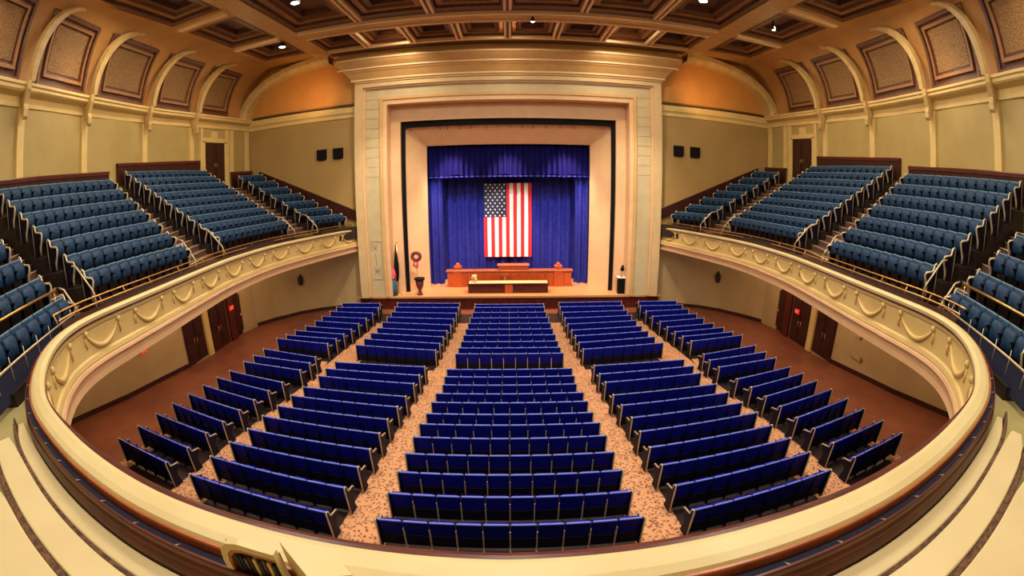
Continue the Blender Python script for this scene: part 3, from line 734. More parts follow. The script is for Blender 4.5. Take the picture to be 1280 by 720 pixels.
def seat_row(a, b, za, zb, n, M, label, group, name='seat_row', hs=1.0, std=None):
    "a -> b with the seats facing to the left of travel; za/zb floor level at the ends"
    a = Vector(a); b = Vector(b); L = (b - a).length; ang = math.atan2(b.y - a.y, b.x - a.x); mid = (a + b) / 2
    row = empty(name, (mid.x, mid.y, min(za, zb)), ang, label, 'seat row', group)
    pw = (L - .06) / n; sx = pw / .52; zm = min(za, zb)
    for k in range(n + 1):
        x = -L / 2 + .03 + pw * k; z = za + (zb - za) * k / n - zm
        if k in (0, n): inst('end_panel', M[3], row, (x, 0, z), 0, (1, 1, hs))
        else: inst('standard', std or M[2], row, (x, 0, z), 0, (1, 1, hs))
    for k in range(n):
        x = -L / 2 + .03 + pw * (k + .5); z = za + (zb - za) * (k + .5) / n - zm
        bk = inst('backrest', M[0], row, (x, 0, z), 0, (sx, 1, hs)); inst('seat_cushion', M[1], bk)
    return row
ORD = ['first', 'second', 'third', 'fourth', 'fifth', 'sixth', 'seventh', 'eighth', 'ninth', 'tenth', 'eleventh', 'twelfth']
# centre block: (half width, depth) front and rear of the cross aisle
CF = [(2.07, 26.45), (2.07, 25.8), (2.11, 24.8), (2.15, 23.8), (2.19, 22.85), (2.23, 21.95), (2.27, 21.07), (2.30, 20.2), (2.34, 19.4), (2.39, 18.65)]
CR = [(2.50, 16.6), (2.48, 15.75), (2.44, 14.9), (2.56, 14.07), (2.59, 13.3), (2.61, 12.4), (2.69, 11.65), (2.72, 10.8), (2.74, 9.84), (2.75, 8.9), (2.77, 7.95), (2.80, 6.93)]
# inner side blocks: inner x, inner y, outer x, outer y
BF = [(2.95, 26.7, 6.90, 26.8), (2.93, 25.8, 6.83, 25.9), (2.94, 24.7, 6.82, 24.92), (2.96, 23.65, 6.82, 23.96), (3.00, 22.65, 6.87, 23.05), (3.08, 21.7, 6.90, 22.1), (3.15, 20.85, 7.02, 21.3), (3.19, 19.95, 7.12, 20.45), (3.26, 19.1, 7.28, 19.6)]
BR = [(3.36, 16.85, 7.42, 17.1), (3.40, 15.86, 7.50, 16.2), (3.44, 14.95, 7.46, 15.3), (3.47, 13.72, 7.58, 14.05), (3.56, 12.83, 7.67, 13.17), (3.65, 11.86, 7.74, 12.2), (3.66, 10.9, 7.86, 11.3), (3.67, 9.93, 7.86, 10.3), (3.72, 8.97, 7.97, 9.34), (3.76, 7.98, 8.07, 8.38), (3.85, 6.93, 8.10, 7.32)]
# outer side blocks
AF = [(7.95, 26.75, 10.57, 26.75), (7.8, 25.8, 10.62, 25.85), (7.84, 24.7, 10.70, 24.95), (7.93, 23.7, 10.85, 24.0), (8.08, 22.75, 10.95, 23.15), (8.18, 21.8, 11.15, 22.2), (8.35, 21.05, 11.45, 21.45), (8.52, 20.35, 11.65, 20.7), (8.72, 19.65, 11.95, 20.15)]
AR = [(8.56, 17.7, 11.8, 18.4), (8.48, 16.85, 11.8, 17.35), (8.50, 15.9, 11.78, 16.4), (8.60, 14.4, 11.7, 15.05), (8.74, 13.45, 11.8, 14.15), (8.84, 12.5, 11.87, 13.2), (8.92, 11.55, 11.9, 12.2), (8.98, 10.55, 11.95, 11.2), (9.09, 9.65, 11.98, 10.2), (9.10, 8.6, 11.98, 9.1), (9.22, 7.6, 12.0, 8.05)]
G1, G2 = 'stalls seat rows before the cross aisle', 'stalls seat rows behind the cross aisle'
for tab, grp, where in ((CF, G1, 'row %s from the stage'), (CR, G2, 'row %s behind the cross aisle')):
    for i, (hw, y) in enumerate(tab):
        n = max(7, round(2 * hw / .545)); z = zf(y) + .012
        seat_row((-hw, y), (hw, y), z, z, n, MAIN, 'blue stalls seat row, ' + (where % ORD[i]).replace('row ', '') + ', centre block', grp)
for s, nm in sides:
    for blk, tabs in (('inner', (BF, BR)), ('outer', (AF, AR))):
        for tab, grp, where in ((tabs[0], G1, '%s from the stage'), (tabs[1], G2, '%s behind the cross aisle')):
            for i, (xi, yi, xo, yo) in enumerate(tab):
                p, q = Vector((s * xi, yi)), Vector((s * xo, yo))
                a, b = (p, q) if s > 0 else (q, p); L = (p - q).length; n = round(L / .54)
                seat_row(a, b, zf(yi) + .012, zf(yi) + .012, n, MAIN, 'blue stalls seat row, %s, %s %s block' % (where % ORD[i], nm, blk), grp, std=DARK)

# ---- side galleries: three raked blocks each side and a corner block at the rear
#   near end (x, y, z of seat tops) at first and last row, far end likewise, number of rows
GB = {'middle': [((10.6, 7.35, -1.36), (14.6, 6.4, 1.38)), ((11.6, 13.15, -1.66), (16.15, 13.45, 1.26)), 7],
      'centre': [((12.2, 15.95, -1.62), (16.95, 15.1, 1.60)), ((12.2, 22.8, -1.9), (17.15, 22.2, 1.38)), 9],
      'stage': [((11.6, 24.9, -1.99), (17.1, 25.8, .90)), ((10.6, 28.0, -2.15), (16.5, 28.0, .88)), 7],
      'corner': [((9.0, 3.0, -1.75), (12.6, .9, .35)), ((10.5, 6.45, -1.75), (13.6, 5.5, .40)), 5]}
GN = {'middle': 'rear', 'centre': 'middle', 'stage': 'stage-end', 'corner': 'corner'}
def lp(p, q, f): return Vector([p[k] + (q[k] - p[k]) * f for k in range(3)])
for s, nm in sides:
    for key, (near, far, n) in GB.items():
        mb = MB(); gal = empty('seating_terrace', (s * near[0][0], (near[0][1] + far[0][1]) / 2, -3.5), 0, 'dark stepped terrace under the %s gallery %s block of teal seats' % (nm, GN[key]), 'terrace', 'gallery terraces')
        for i in range(n):
            f = i / (n - 1); a = lp(near[0], near[1], f); b = lp(far[0], far[1], f)
            if s > 0: A_, B_ = a, b
            else: A_, B_ = Vector((-b.x, b.y, b.z)), Vector((-a.x, a.y, a.z))
            L = (A_ - B_).to_2d().length; ns = max(3, round(L / .54))
            seat_row((A_.x, A_.y), (B_.x, B_.y), A_.z - .85, B_.z - .85, ns, BALC,
                     'teal seat row, %s up from the rail, %s gallery, %s block' % (ORD[i], nm, GN[key]), 'seat rows in the galleries')
            # tread below the row, from this riser to the next
            df = .5 / (n - 1); ext = .0
            f0 = f - (.62 if key == 'corner' else 1.0) / (n - 1) if i == 0 else f - .5 / (n - 1) - .02; f1 = f + (.5 if i < n - 1 else .3) / (n - 1) - .02
            c0, c1, c2, c3 = lp(near[0], near[1], f0), lp(far[0], far[1], f0), lp(far[0], far[1], f1), lp(near[0], near[1], f1)
            # stretch along the row so that the treads reach under the aisles
            def stretch(p, q, e=.10): d = (q - p).normalized(); return p - d * e, q + d * e
            c0, c1 = stretch(c0, c1); c3, c2 = stretch(c3, c2)
            top = [(s * c.x, c.y, zz - .86) for c, zz in ((c0, a.z), (c1, b.z), (c2, b.z), (c3, a.z))]
            bot = [(x, y, z - .75) for x, y, z in top]
            mb.add(top + bot, [(0, 1, 2, 3), (7, 6, 5, 4), (0, 4, 5, 1), (1, 5, 6, 2), (2, 6, 7, 3), (3, 7, 4, 0)])
        mb.build('treads', 'iron', gal)
    # stairs in the gangways between the blocks
    ways = [('middle', 'centre', 'centre'), ('centre', 'stage', 'stage'), ('corner', 'middle', 'corner')]
    for k1, k2, wn in ways:
        P0, P1 = GB[k1][1]; Q0, Q1 = GB[k2][0]; ns = 15
        st = empty('gangway_stairs', (s * (P0[0] + Q0[0]) / 2, (P0[1] + Q0[1]) / 2, P0[2] - 1.2), 0,
                   'brown gangway stairs with pale nosings, %s gallery, beside the %s block' % (nm, GN[wn]), 'stairs', 'gallery gangway stairs')
        mb = MB(); mn = MB()
        for i in range(ns):
            f0, f1 = -.08 + 1.08 * i / ns, -.08 + 1.08 * (i + 1) / ns
            a, b, c, d = lp(P0, P1, f0), lp(Q0, Q1, f0), lp(Q0, Q1, f1), lp(P0, P1, f1)
            z = min(a.z, b.z) * .5 + max(a.z, b.z) * .5 - .80
            ins = .12
            u = (b - a).normalized() * ins; v = (c - d).normalized() * ins
            pts = [(s * (a + u).x, (a + u).y), (s * (b - u).x, (b - u).y), (s * (c - v).x, (c - v).y), (s * (d + v).x, (d + v).y)]
            mb.prism(pts, z - .5, z)
            mn.tube([(pts[0][0], pts[0][1], z - .01), (pts[1][0], pts[1][1], z - .01)], .022, 6)
        mb.build('steps', 'tread_brown', st); mn.build('nosings', 'metal_cream', st)
        # handrails beside the gangway
        for (p0, p1, e) in ((P0, P1, .12), (Q0, Q1, -.12)):
            mr = MB()
            a = lp(p0, p1, -.12); b = lp(p0, p1, .02)
            mr.tube([(s * a.x, a.y + e, a.z - .85), (s * a.x, a.y + e, a.z - .25), (s * a.x + s * .1, a.y + e, a.z - .12), (s * b.x, b.y + e, b.z + .08), (s * (b.x + .25), b.y + e, b.z + .12)], .028, 6)
            mr.build('hand_rail', 'metal_cream', st)
    # golden rail and front skirt of the corner block
    ck = empty('corner_parapet', (s * 9.5, 4.8, -3.0), 0, 'dark blue fabric skirt with pale top rail before the %s corner seats' % nm, 'parapet')
    a, b = Vector((8.2, 2.6)), Vector((10.25, 6.65)); mb = MB(); t = (b - a).normalized(); nrm = Vector((t.y, -t.x))
    mb.prism([(s * a.x, a.y), (s * b.x, b.y), (s * (b + nrm * .06).x, (b + nrm * .06).y), (s * (a + nrm * .06).x, (a + nrm * .06).y)], -2.75, -2.22); mb.build('skirt', 'navy_cloth', ck)
    mb = MB(); mb.tube([(s * a.x, a.y, -2.2), (s * b.x, b.y, -2.2)], .025, 6); mb.build('top_rail', 'metal_cream', ck)
    for k in range(7):
        p = a + (b - a) * (k + .5) / 7; mb = MB(); mb.tube([(s * p.x, p.y, -2.5), (s * p.x, p.y, -2.05)], .012, 6); mb.build('post', 'metal_cream', ck)
    gr = MB(); gr.tube([(s * 9.75, 3.2, -1.62), (s * 10.95, 6.5, -1.62)], .035, 8); gr.tube([(s * 9.78, 3.3, -2.5), (s * 9.78, 3.3, -1.62)], .02, 6); gr.tube([(s * 10.92, 6.4, -2.5), (s * 10.92, 6.4, -1.62)], .02, 6)
    tag(gr.build('golden_rail', 'brass'), 'golden rail crossing the %s corner block behind its first seat row' % nm, 'rail')
    # mahogany wall rails behind the last rows
    for wn, pts, zt_, hh in (('rear', [(14.5, 4.9), (15.3, 7.8), (16.55, 12.1), (16.9, 13.8)], 1.62, .32), ('middle', [(17.24, 14.7), (17.62, 17.2), (17.84, 20), (17.86, 22.35)], 1.98, .42), ('stage-end', [(17.7, 25.7), (17.6, 28.2)], 1.18, .35)):
        mb = MB(); pv = [Vector((s * x, y)) for x, y in pts]; path = with_normals(pv, 0, 1 if s > 0 else -1)
        mb.sweep(path, [(0, zt_ - .9), (0, zt_ - hh), (-.0, zt_), (.12, zt_), (.12, zt_ - .9)])
        o = tag(mb.build('wall_rail', 'barrier_wood'), 'mahogany barrier behind the top seat row, %s gallery, %s block' % (nm, wn), 'barrier', 'gallery barriers')
        m2 = MB(); m2.sweep(path, [(-.05, zt_ - .10), (-.05, zt_ + .02), (.0, zt_ + .05), (.14, zt_ + .05), (.16, zt_ + .02), (.16, zt_ - .10)])
        o2 = m2.build('cap', 'mahogany', o, datum=False)
    mb = MB(); mb.prism([(0, 0), (1, 0), (1, 1), (0, 1)], 0, .01) if False else None
    vs = []
    for (x, z) in ((16.9, 1.0), (9.65, -2.15)):
        for yy in (28.38, 28.22): vs += [(s * x, yy, z + .10), (s * x, yy, z - .55)]
    mb.add(vs, [(0, 1, 3, 2), (4, 5, 7, 6), (0, 4, 6, 2), (1, 5, 7, 3), (2, 6, 7, 3), (0, 4, 5, 1)])
    tag(mb.build('raking_rail', 'barrier_wood'), 'dark wood rail sloping down the front wall of the %s gallery' % nm, 'rail')

# ================================================================== stage furniture
def curtain(mb, x0, x1, y, z0, z1, amp=.10, wl=.42, n=None, zseg=4, mi=0, lowamp=1.3, scal=0, seed=0):
    rnd = random.Random(seed); n = n or int((x1 - x0) / wl * 8); vs = []; ph = [rnd.uniform(-.8, .8) for _ in range(200)]
    for j in range(zseg + 1):
        f = j / zseg; z = z1 + (z0 - z1) * f
        for i in range(n + 1):
            x = x0 + (x1 - x0) * i / n
            a = 2 * math.pi * (x - x0) / wl + ph[int((x - x0) / wl) % 200] * .6
            zz = z + (scal * abs(math.sin(math.pi * (x - x0) / 1.6)) if j == zseg else 0)
            vs.append((x, y + amp * (.8 + (lowamp - .8) * f) * math.sin(a) + .03 * math.sin(a * .37), zz))
    k = n + 1
    mb.add(vs, [(j * k + i, j * k + i + 1, (j + 1) * k + i + 1, (j + 1) * k + i) for j in range(zseg) for i in range(n)], mi, True)
cu = empty('stage_curtain', (0, 32.8, -7.68), 0, 'royal blue stage curtain in soft folds across the back of the stage', 'curtain')
mb = MB(); curtain(mb, -5.9, -.05, 33.0, -7.66, 2.6, .12, .62, seed=1); mb.build('curtain_half', 'curtain', cu)
mb = MB(); curtain(mb, .05, 5.9, 33.0, -7.66, 2.6, .12, .62, seed=2); mb.build('curtain_half', 'curtain', cu)
for s, nm in sides:
    mb = MB(); a, b = sorted((s * 4.55, s * 6.1)); curtain(mb, a, b, 31.7, -7.66, 2.6, .12, .5, seed=5)
    tag(mb.build('side_curtain', 'curtain'), 'tall blue side curtain hanging at the %s edge of the stage opening' % nm, 'curtain', 'side curtains')
mb = MB(); curtain(mb, -5.9, 5.9, 31.2, -.15, 2.6, .09, .36, scal=.10, seed=9)
va = tag(mb.build('valance', 'curtain_dark'), 'dark blue pleated valance with fringed edge across the top of the stage opening', 'curtain')
mb = MB(); curtain(mb, -5.9, 5.9, 31.19, -.24, -.13, .09, .36, scal=0.02, zseg=1, seed=9); mb.build('fringe', 'curtain', va, datum=False)
# flag: hung vertically
fl = empty('flag', (-.07, 32.6, -.66), 0, 'large flag with white stars and red and white stripes hanging before the blue curtain', 'flag')
fx0, fx1, fz0, fz1 = -1.76, 1.62, -5.94, -.68; wst = (fx1 - fx0) / 13; cz = fz1 - 2.42; cxr = fx0 + 6.2 * wst
def fy(x, z): return 32.58 + .03 * math.sin(x * 5.2 + z * .6)
mr, mw = MB(), MB()
for k in range(13):
    m_ = mr if k % 2 == 0 else mw; a = fx0 + wst * k; b = a + wst; tops = []
    segs = [(a, b, fz1)] if a >= cxr - 1e-6 else ([(a, b, cz)] if b <= cxr + 1e-6 else [(a, cxr, cz), (cxr, b, fz1)])
    for (p, q, zt_) in segs:
        N = 10
        vs = []
        for j in range(N + 1):
            z = fz0 + (zt_ - fz0) * j / N
            for x in (p, (p + q) / 2, q): vs.append((x, fy(x, z), z))
            for x in (p, (p + q) / 2, q): vs.append((x, fy(x, z) + .01, z))
        fs = []
        for j in range(N):
            o = j * 6; fs += [(o, o + 1, o + 7, o + 6), (o + 1, o + 2, o + 8, o + 7), (o + 3, o + 9, o + 10, o + 4), (o + 4, o + 10, o + 11, o + 5)]
        m_.add(vs, fs, 0, True)
mr.build('red_stripes', 'flag_red', fl); mw.build('white_stripes', 'flag_white', fl)
mb = MB(); N = 8; vs = []
for i in range(N + 1):
    for j in range(N + 1):
        x = fx0 + (cxr - fx0) * i / N; z = cz + (fz1 - cz) * j / N; vs.append((x, fy(x, z) - .008, z))
mb.add(vs, [(i * (N + 1) + j, i * (N + 1) + j + 1, (i + 1) * (N + 1) + j + 1, (i + 1) * (N + 1) + j) for i in range(N) for j in range(N)], 0, True); cn = mb.build('canton', 'flag_blue', fl)
mb = MB()
for r_ in range(11):
    cols = 5 if r_ % 2 == 0 else 4
    for c_ in range(cols):
        x = fx0 + (cxr - fx0) * ((c_ + .5) / 5 + (0 if cols == 5 else .1)); z = cz + (fz1 - cz) * (r_ + .5) / 11
        vs = [(x, fy(x, z) - .02, z)]
        for k in range(10):
            rr = .085 if k % 2 == 0 else .036; a = math.pi / 2 + k * math.pi / 5; vs.append((x + rr * math.cos(a), fy(x, z) - .02, z + rr * math.sin(a)))
        mb.add(vs, [(0, 1 + k, 1 + (k + 1) % 10) for k in range(10)])
mb.build('stars', 'flag_white', cn)
# long dark table at the stage front
tb = empty('long_table', (0, 29.3, -7.68), 0, 'long dark wood table with pale runner at the front of the stage', 'table')
mb = MB(); mb.bevbox(-2.75, 2.6, 28.95, 29.85, -7.10, -7.03, .015); mb.build('table_top', 'mahogany', tb)
mb = MB(); mb.bevbox(-2.62, 2.5, 29.0, 29.75, -7.028, -7.015, .004); mb.build('runner', 'cream_top', tb)
for i, (x0, x1) in enumerate(((-2.65, -.28), (.22, 2.5))):
    mb = MB(); mb.box(x0, x1, 29.02, 29.10, -7.66, -7.10); mb.bevbox(x0 + .12, x1 - .12, 28.99, 29.03, -7.56, -7.2, .01); mb.build('front_panel', 'mahogany', tb)
mb = MB(); mb.box(-.28, .22, 28.99, 29.7, -7.68, -7.10); mb.build('pedestal', 'desk_wood', tb)
for x in (-2.6, 2.45): mb = MB(); mb.box(x - .06, x + .06, 29.05, 29.75, -7.68, -7.10); mb.build('table_end', 'mahogany', tb)
# flower arrangement
fw = empty('flower_vase', (-2.25, 29.3, -7.02), 0, 'small white flower arrangement on the left end of the long table', 'flowers')
mb = MB(); mb.lathe([(.05, 0), (.09, .05), (.07, .16), (.09, .2)], 12, (-2.25, 29.3, -7.02)); mb.build('vase', 'cream_top', fw)
mb = MB()
rnd = random.Random(3)
for k in range(16): mb.sph((-2.25 + rnd.uniform(-.16, .16), 29.3 + rnd.uniform(-.1, .1), -6.78 + rnd.uniform(-.05, .25)), .06, 8)
mb.build('blossoms', 'flower', fw)
# carved wooden officers' desk with three stations
dk = empty('carved_bench', (0, 31.0, -7.68), 0, 'long carved red-brown wooden desk with raised centre behind the dark table', 'desk')
mb = MB(); mb.box(-4.2, 4.25, 30.7, 31.1, -7.68, -6.60)
for k in range(14):
    x = -4.05 + k * .6; mb.bevbox(x, x + .46, 30.65, 30.71, -7.45, -6.78, .02)
mb.build('front', 'desk_wood', dk)
mb = MB(); mb.bevbox(-4.3, 4.35, 30.6, 31.25, -6.62, -6.52, .02); mb.build('ledge', 'orange_wood', dk)
mb = MB(); mb.bevbox(-.72, 1.3, 30.75, 31.3, -6.52, -6.22, .03); mb.bevbox(-.8, 1.38, 30.68, 31.36, -6.25, -6.17, .02); mb.build('raised_centre', 'desk_wood', dk)
for x in (-3.5, 3.35):
    mb = MB(); mb.bevbox(x - .32, x + .32, 30.62, 31.2, -7.68, -6.5, .02); mb.bevbox(x - .25, x + .25, 30.7, 31.1, -6.5, -6.22, .02); mb.sph((x, 30.9, -6.18), .17, 10)
    mb.build('end_station', 'desk_wood', dk)
lc = empty('lectern', (-.28, 29.75 + .5, -7.68), 0, 'slim golden wood lectern standing before the centre of the carved desk', 'lectern')
mb = MB(); mb.lathe([(.22, 0), (.2, .06), (.07, .1), (.06, .75), (.1, .85)], 12, (-.28, 30.25, -7.68)); mb.build('column', 'stage_wood', lc)
mb = MB(); M_ = Matrix.Translation((-.28, 30.25, -6.75)) @ Matrix.Rotation(R(-20), 4, 'X'); mb.box(-.24, .24, -.16, .2, -.02, .03, 0, M_); mb.build('book_rest', 'orange_wood', lc)
# flag on a pole and draped stand at the left
fp = empty('furled_flag', (-7.25, 28.75, -7.68), 0, 'dark furled flag on a pole at the left of the stage', 'flag')
mb = MB(); mb.tube([(-7.2, 28.75, -7.6), (-7.2, 28.75, -4.25)], .03, 8); mb.sph((-7.2, 28.75, -4.2), .07, 8); mb.build('pole', 'brass', fp)
mb = MB(); mb.lathe([(.03, .1), (.10, -.6), (.17, -1.3), (.15, -1.9), (.09, -2.3)], 12, (-7.27, 28.75, -4.45)); mb.build('cloth', 'black', fp)
mb = MB(); mb.lathe([(.2, 0), (.2, .05), (.06, .1)], 16, (-7.2, 28.75, -7.68)); mb.build('base', 'brass', fp)
ds = empty('draped_stand', (-7.62, 28.6, -7.68), 0, 'small stand draped in pink and teal cloth beside the dark furled flag', 'stand')
mb = MB(); mb.lathe([(.34, 0), (.32, .5), (.27, 1.05), (.2, 1.1)], 12, (-7.58, 28.62, -7.68)); mb.build('lower_drape', 'teal_cloth', ds)
mb = MB(); mb.lathe([(.28, 0), (.29, .3), (.22, .62), (.1, .66)], 12, (-7.58, 28.62, -6.6)); mb.build('upper_drape', 'pink_cloth', ds)
mb = MB(); mb.sph((-7.58, 28.36, -6.3), .09, 8); mb.sph((-7.45, 28.42, -6.45), .06, 8); mb.build('rosette', 'white_paint', ds)
# wreath emblem and urn emblem standing before the inner portal
we = empty('wreath_stand', (-5.98, 29.0, -7.68), 0, 'dark red wreath on a thin stand in front of the left portal, above the urn', 'wreath')
mb = MB()
for k in range(18):
    a = 2 * math.pi * k / 18; mb.sph((-5.98 + .26 * math.cos(a), 29.0, -5.2 + .24 * math.sin(a)), .12, 8)
mb.build('wreath', 'leaf_red', we)
mb = MB()
for x in (-6.12, -5.9): mb.tube([(x, 29.0, -5.45), (x - .03, 28.97, -5.85)], .05, 8)
mb.sph((-5.98, 29, -5.85), .12, 8); mb.build('ribbon', 'pink_cloth', we)
mb = MB(); mb.tube([(-5.98, 29.06, -4.75), (-5.98, 29.06, -7.66)], .018, 6); mb.tube([(-6.15, 29.06, -7.66), (-5.8, 29.06, -7.66)], .02, 6); mb.build('stand', 'metal_cream', we)
un = empty('urn', (-5.75, 28.75, -7.68), 0, 'dark carved urn with a flat black lid at the foot of the wreath stand', 'urn')
mb = MB(); mb.lathe([(.2, 0), (.12, .1), (.1, .3), (.24, .62), (.28, .9), (.22, 1.0)], 14, (-5.78, 28.75, -7.68)); mb.build('body', 'leaf_red', un)
mb = MB(); mb.lathe([(.34, 0), (.36, .06), (.34, .12)], 14, (-5.78, 28.75, -6.68)); mb.build('lid', 'black', un)
# black pedestal with a loudspeaker and microphone at the right
pd = empty('black_pedestal', (7.33, 28.7, -7.68), 0, 'narrow black pedestal with pale top at the right of the stage', 'pedestal')
mb = MB(); mb.bevbox(7.06, 7.56, 28.5, 28.95, -7.68, -6.62, .015); mb.build('body', 'black', pd)
mb = MB(); mb.bevbox(7.0, 7.64, 28.45, 29.0, -6.62, -6.56, .01); mb.build('top', 'white_paint', pd)
sp = empty('desk_microphone', (7.3, 28.7, -6.56), 0, 'small black microphone head on a short stem above the black pedestal', 'microphone')
mb = MB(); mb.tube([(7.28, 28.7, -6.56), (7.3, 28.7, -6.2)], .015, 6); mb.lathe([(.08, 0), (.08, .03)], 12, (7.28, 28.7, -6.56)); mb.build('stem', 'iron', sp)
mb = MB(); mb.sph((7.32, 28.68, -6.05), .15, 10); mb.sph((7.34, 28.68, -5.86), .09, 10); mb.build('head', 'black', sp)
# faint drawn emblem on the left stone panel
mb = MB()
def ln(a, b, t=.013): mb.tube([(a[0], 28.22, a[1]), (b[0], 28.22, b[1])], t, 4, smooth=False)
for a, b in (((-8.75, -4.05), (-8.1, -4.05)), ((-8.75, -4.05), (-8.72, -4.7)), ((-8.1, -4.05), (-8.1, -6.5)), ((-8.6, -4.3), (-8.35, -4.6)), ((-8.6, -4.6), (-8.3, -4.25)), ((-8.5, -4.8), (-8.45, -5.6)), ((-8.6, -5.7), (-8.2, -6.2)), ((-8.6, -6.15), (-8.2, -5.7)), ((-8.6, -5.9), (-8.2, -5.9)), ((-8.7, -6.5), (-8.1, -6.5))): ln(a, b)
tag(mb.build('line_emblem', 'pencil'), 'faint thin-lined emblem on the pale panel left of the stage opening', 'emblem')

# ================================================================== fittings
for s, nm in sides:
    for k, (x, wd) in enumerate(((12.02, 'outer'), (10.85, 'inner'))):
        mb = MB(); P = [(-.36, -.30), (-.30, -.36), (.26, -.36), (.36, -.28), (.36, .36), (-.36, .36)]
        vs = [(s * x + px, 28.36, 1.74 + pz) for px, pz in P] + [(s * x + px * .9, 28.22, 1.74 + pz * .9) for px, pz in P]
        q = len(P); mb.add(vs, [tuple(range(q)), tuple(range(q, 2 * q))] + [(i, (i + 1) % q, q + (i + 1) % q, q + i) for i in range(q)])
        tag(mb.build('wall_speaker', 'black'), 'square black wall speaker, %s one of the pair on the %s front wall' % (wd, nm), 'speaker', 'black wall speakers')
    g = empty('wall_lantern', (s * 13.6, 27.2, -6.6), 0, 'dark hanging lantern on the %s stalls wall beneath the balcony' % nm, 'lantern', 'stalls wall lanterns')
    mb = MB(); mb.lathe([(.04, 0), (.16, .1), (.19, .5), (.12, .62), (.03, .75)], 8, (s * 13.55, 27.05, -6.6), smooth=False); mb.build('body', 'iron', g)
    mb = MB(); mb.tube([(s * 13.55, 27.05, -5.9), (s * 13.62, 27.3, -5.8)], .03, 6); mb.build('bracket', 'iron', g)
# ceiling spotlights
FIX = [(-8.83, 17.2, 8.05, 'at the top left of the photo, inside a coffer'), (8.26, 17.7, 8.05, 'at the top right of the photo, inside a coffer'),
       (-12.4, 23.0, 8.05, 'hanging in the small left side coffer'), (-9.0, 27.7, 7.9, 'below the front beam left of the stage'), (12.9, 19.3, 8.05, 'in the right side coffer'), (1.25, 22.6, 7.98, 'under the second beam above the flag')]
for x, y, z, d in FIX:
    g = empty('ceiling_spotlight', (x, y, z), 0, 'small bright ceiling spotlight ' + d, 'ceiling light', 'ceiling spotlights')
    r_ = .10 if x in (1.25, 12.9) else .22
    mb = MB(); mb.lathe([(r_, -.12), (r_ * 1.1, -.05), (r_ * .8, .08), (.05, .14), (.04, .6)], 12, (x, y, z)); mb.build('housing', 'iron', g)
    mb = MB(); mb.lathe([(r_ * .6, -.145), (r_ * .85, -.125), (r_ * .85, -.118)], 12, (x, y, z)); mb.build('lens', 'lamp_glow', g)
# exit signs and small wall things under the balcony
def text_mesh(txt, size, mats, parent, loc, rot):
    cv = bpy.data.curves.new('lettering', 'FONT'); cv.body = txt; cv.size = size; cv.align_x = 'CENTER'; cv.align_y = 'CENTER'; cv.extrude = .004
    o = bpy.data.objects.new('lettering', cv); C.objects.link(o)
    dg = bpy.context.evaluated_depsgraph_get(); me = bpy.data.meshes.new_from_object(o.evaluated_get(dg)); bpy.data.objects.remove(o); 
    me.materials.clear(); me.materials.append(MATS[mats]); n_ = bpy.data.objects.new('lettering', me); C.objects.link(n_); n_.parent = parent
    n_.location = loc; n_.rotation_euler = rot; return n_
for s, y, z, x, d in ((-1, 14.2, -6.35, 16.35, 'on the left stalls wall behind the doors'), (1, 20.9, -6.75, 16.05, 'above the right stalls doors'), (-1, 21.9, -6.6, 15.98, 'beside the left stalls doors')):
    g = empty('exit_sign', (s * (x - .05), y, z), 0, 'small red lit exit sign ' + d, 'sign', 'exit signs')
    mb = MB(); a, b = sorted((s * x, s * (x - .08))); mb.bevbox(a, b, y - .2, y + .2, z - .12, z + .12, .01); mb.build('box', 'exit_red', g)
    text_mesh('EXIT', .17, 'white_paint', g, (-s * .045, 0, 0), (R(90), 0, R(90) * (-s)))
# wall plaques on the right stalls wall
for y, z, wd, d in ((15.6, -6.35, .55, 'upper'), (15.4, -7.35, .8, 'lower')):
    mb = MB(); mb.bevbox(16.2, 16.27, y - wd / 2, y + wd / 2, z - .12, z + .12, .02)
    tag(mb.build('wall_plaque', 'wall_low'), 'flat beige plaque on the right stalls wall, %s of two' % d, 'plaque')

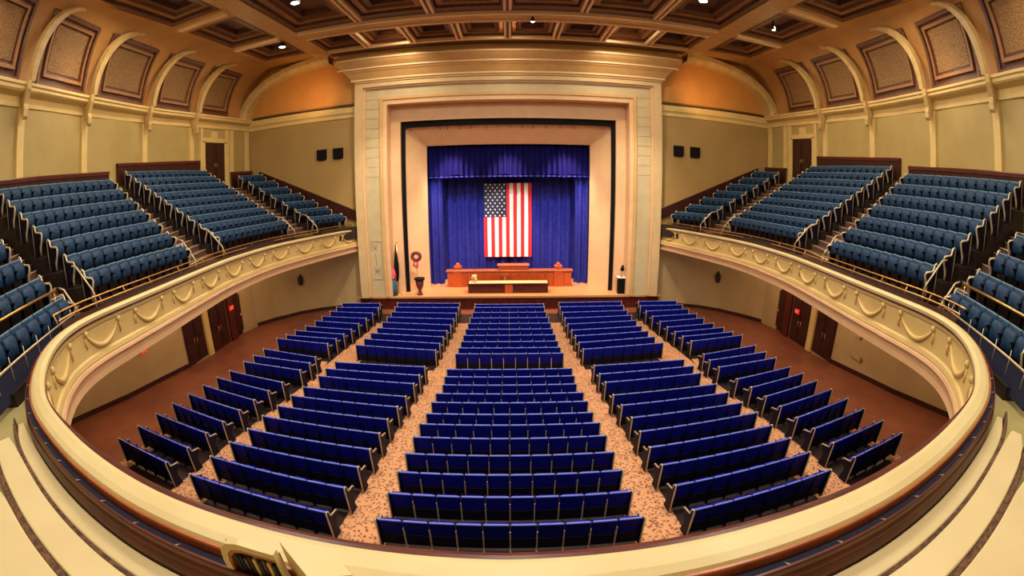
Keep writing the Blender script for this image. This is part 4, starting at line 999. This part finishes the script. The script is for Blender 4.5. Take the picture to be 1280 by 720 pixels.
# recess with coloured spines at the rear rail, lower left
rc = empty('rail_recess', (-1.5, 1.55, -2.35), 0, 'cream framed recess with red wood lining and dark coloured slats at the rear rail', 'recess')
mb = MB()
arcp = [(-1.74, -2.35), (-1.745, -2.10), (-1.72, -1.99), (-1.66, -1.925), (-1.56, -1.90), (-1.30, -1.915), (-1.26, -2.35)]
inn = [(-1.69, -2.35), (-1.695, -2.10), (-1.675, -2.02), (-1.63, -1.97), (-1.55, -1.95), (-1.305, -1.962), (-1.30, -2.35)]
inn2 = [(x * .965 - .05, z - .035) for x, z in inn]
def ring2(y, P): return [(x, y, z) for x, z in P]
vs = ring2(1.60, arcp) + ring2(1.60, inn) + ring2(1.545, inn) + ring2(1.545, arcp); q = len(arcp); fs = []
for k in range(4):
    for i in range(q - 1): a = k * q + i; b = ((k + 1) % 4) * q + i; fs.append((a, a + 1, b + 1, b))
mb.add(vs, fs); mb.build('frame', 'cream_top', rc)
mb = MB(); vs = ring2(1.60, inn) + ring2(1.60, inn2) + ring2(1.555, inn2) + ring2(1.555, inn); fs = []
for k in range(4):
    for i in range(q - 1): a = k * q + i; b = ((k + 1) % 4) * q + i; fs.append((a, a + 1, b + 1, b))
mb.add(vs, fs); mb.box(-1.70, -1.30, 1.605, 1.62, -2.35, -1.96); mb.build('lining', 'orange_wood', rc)
cols = ['green_cloth', 'navy_cloth', 'mahogany', 'green_cloth', 'cream_pink', 'green_cloth', 'mahogany', 'cream_pink', 'green_cloth', 'navy_cloth']
for k in range(10):
    x = -1.655 + k * .035; mb = MB(); mb.bevbox(x, x + .026, 1.57, 1.60, -2.33, -2.03 - .012 * (k % 3), .004); mb.build('slat', cols[k], rc)
mb = MB(); mb.add([(-1.32, 1.68, -2.30), (-1.10, 1.46, -2.30), (-.86, 1.60, -2.30), (-1.0, 1.78, -2.30), (-1.30, 1.66, -1.90), (-1.05, 1.46, -1.95), (-.84, 1.58, -2.0), (-1.0, 1.75, -2.03)], [(0, 1, 2, 3), (4, 5, 7), (5, 6, 7), (0, 1, 5, 4), (1, 2, 6, 5), (2, 3, 7, 6), (3, 0, 4, 7)])
tag(mb.build('sloping_block', 'cream_top'), 'angular cream block leaning on the rear coping right of the recess', 'block')
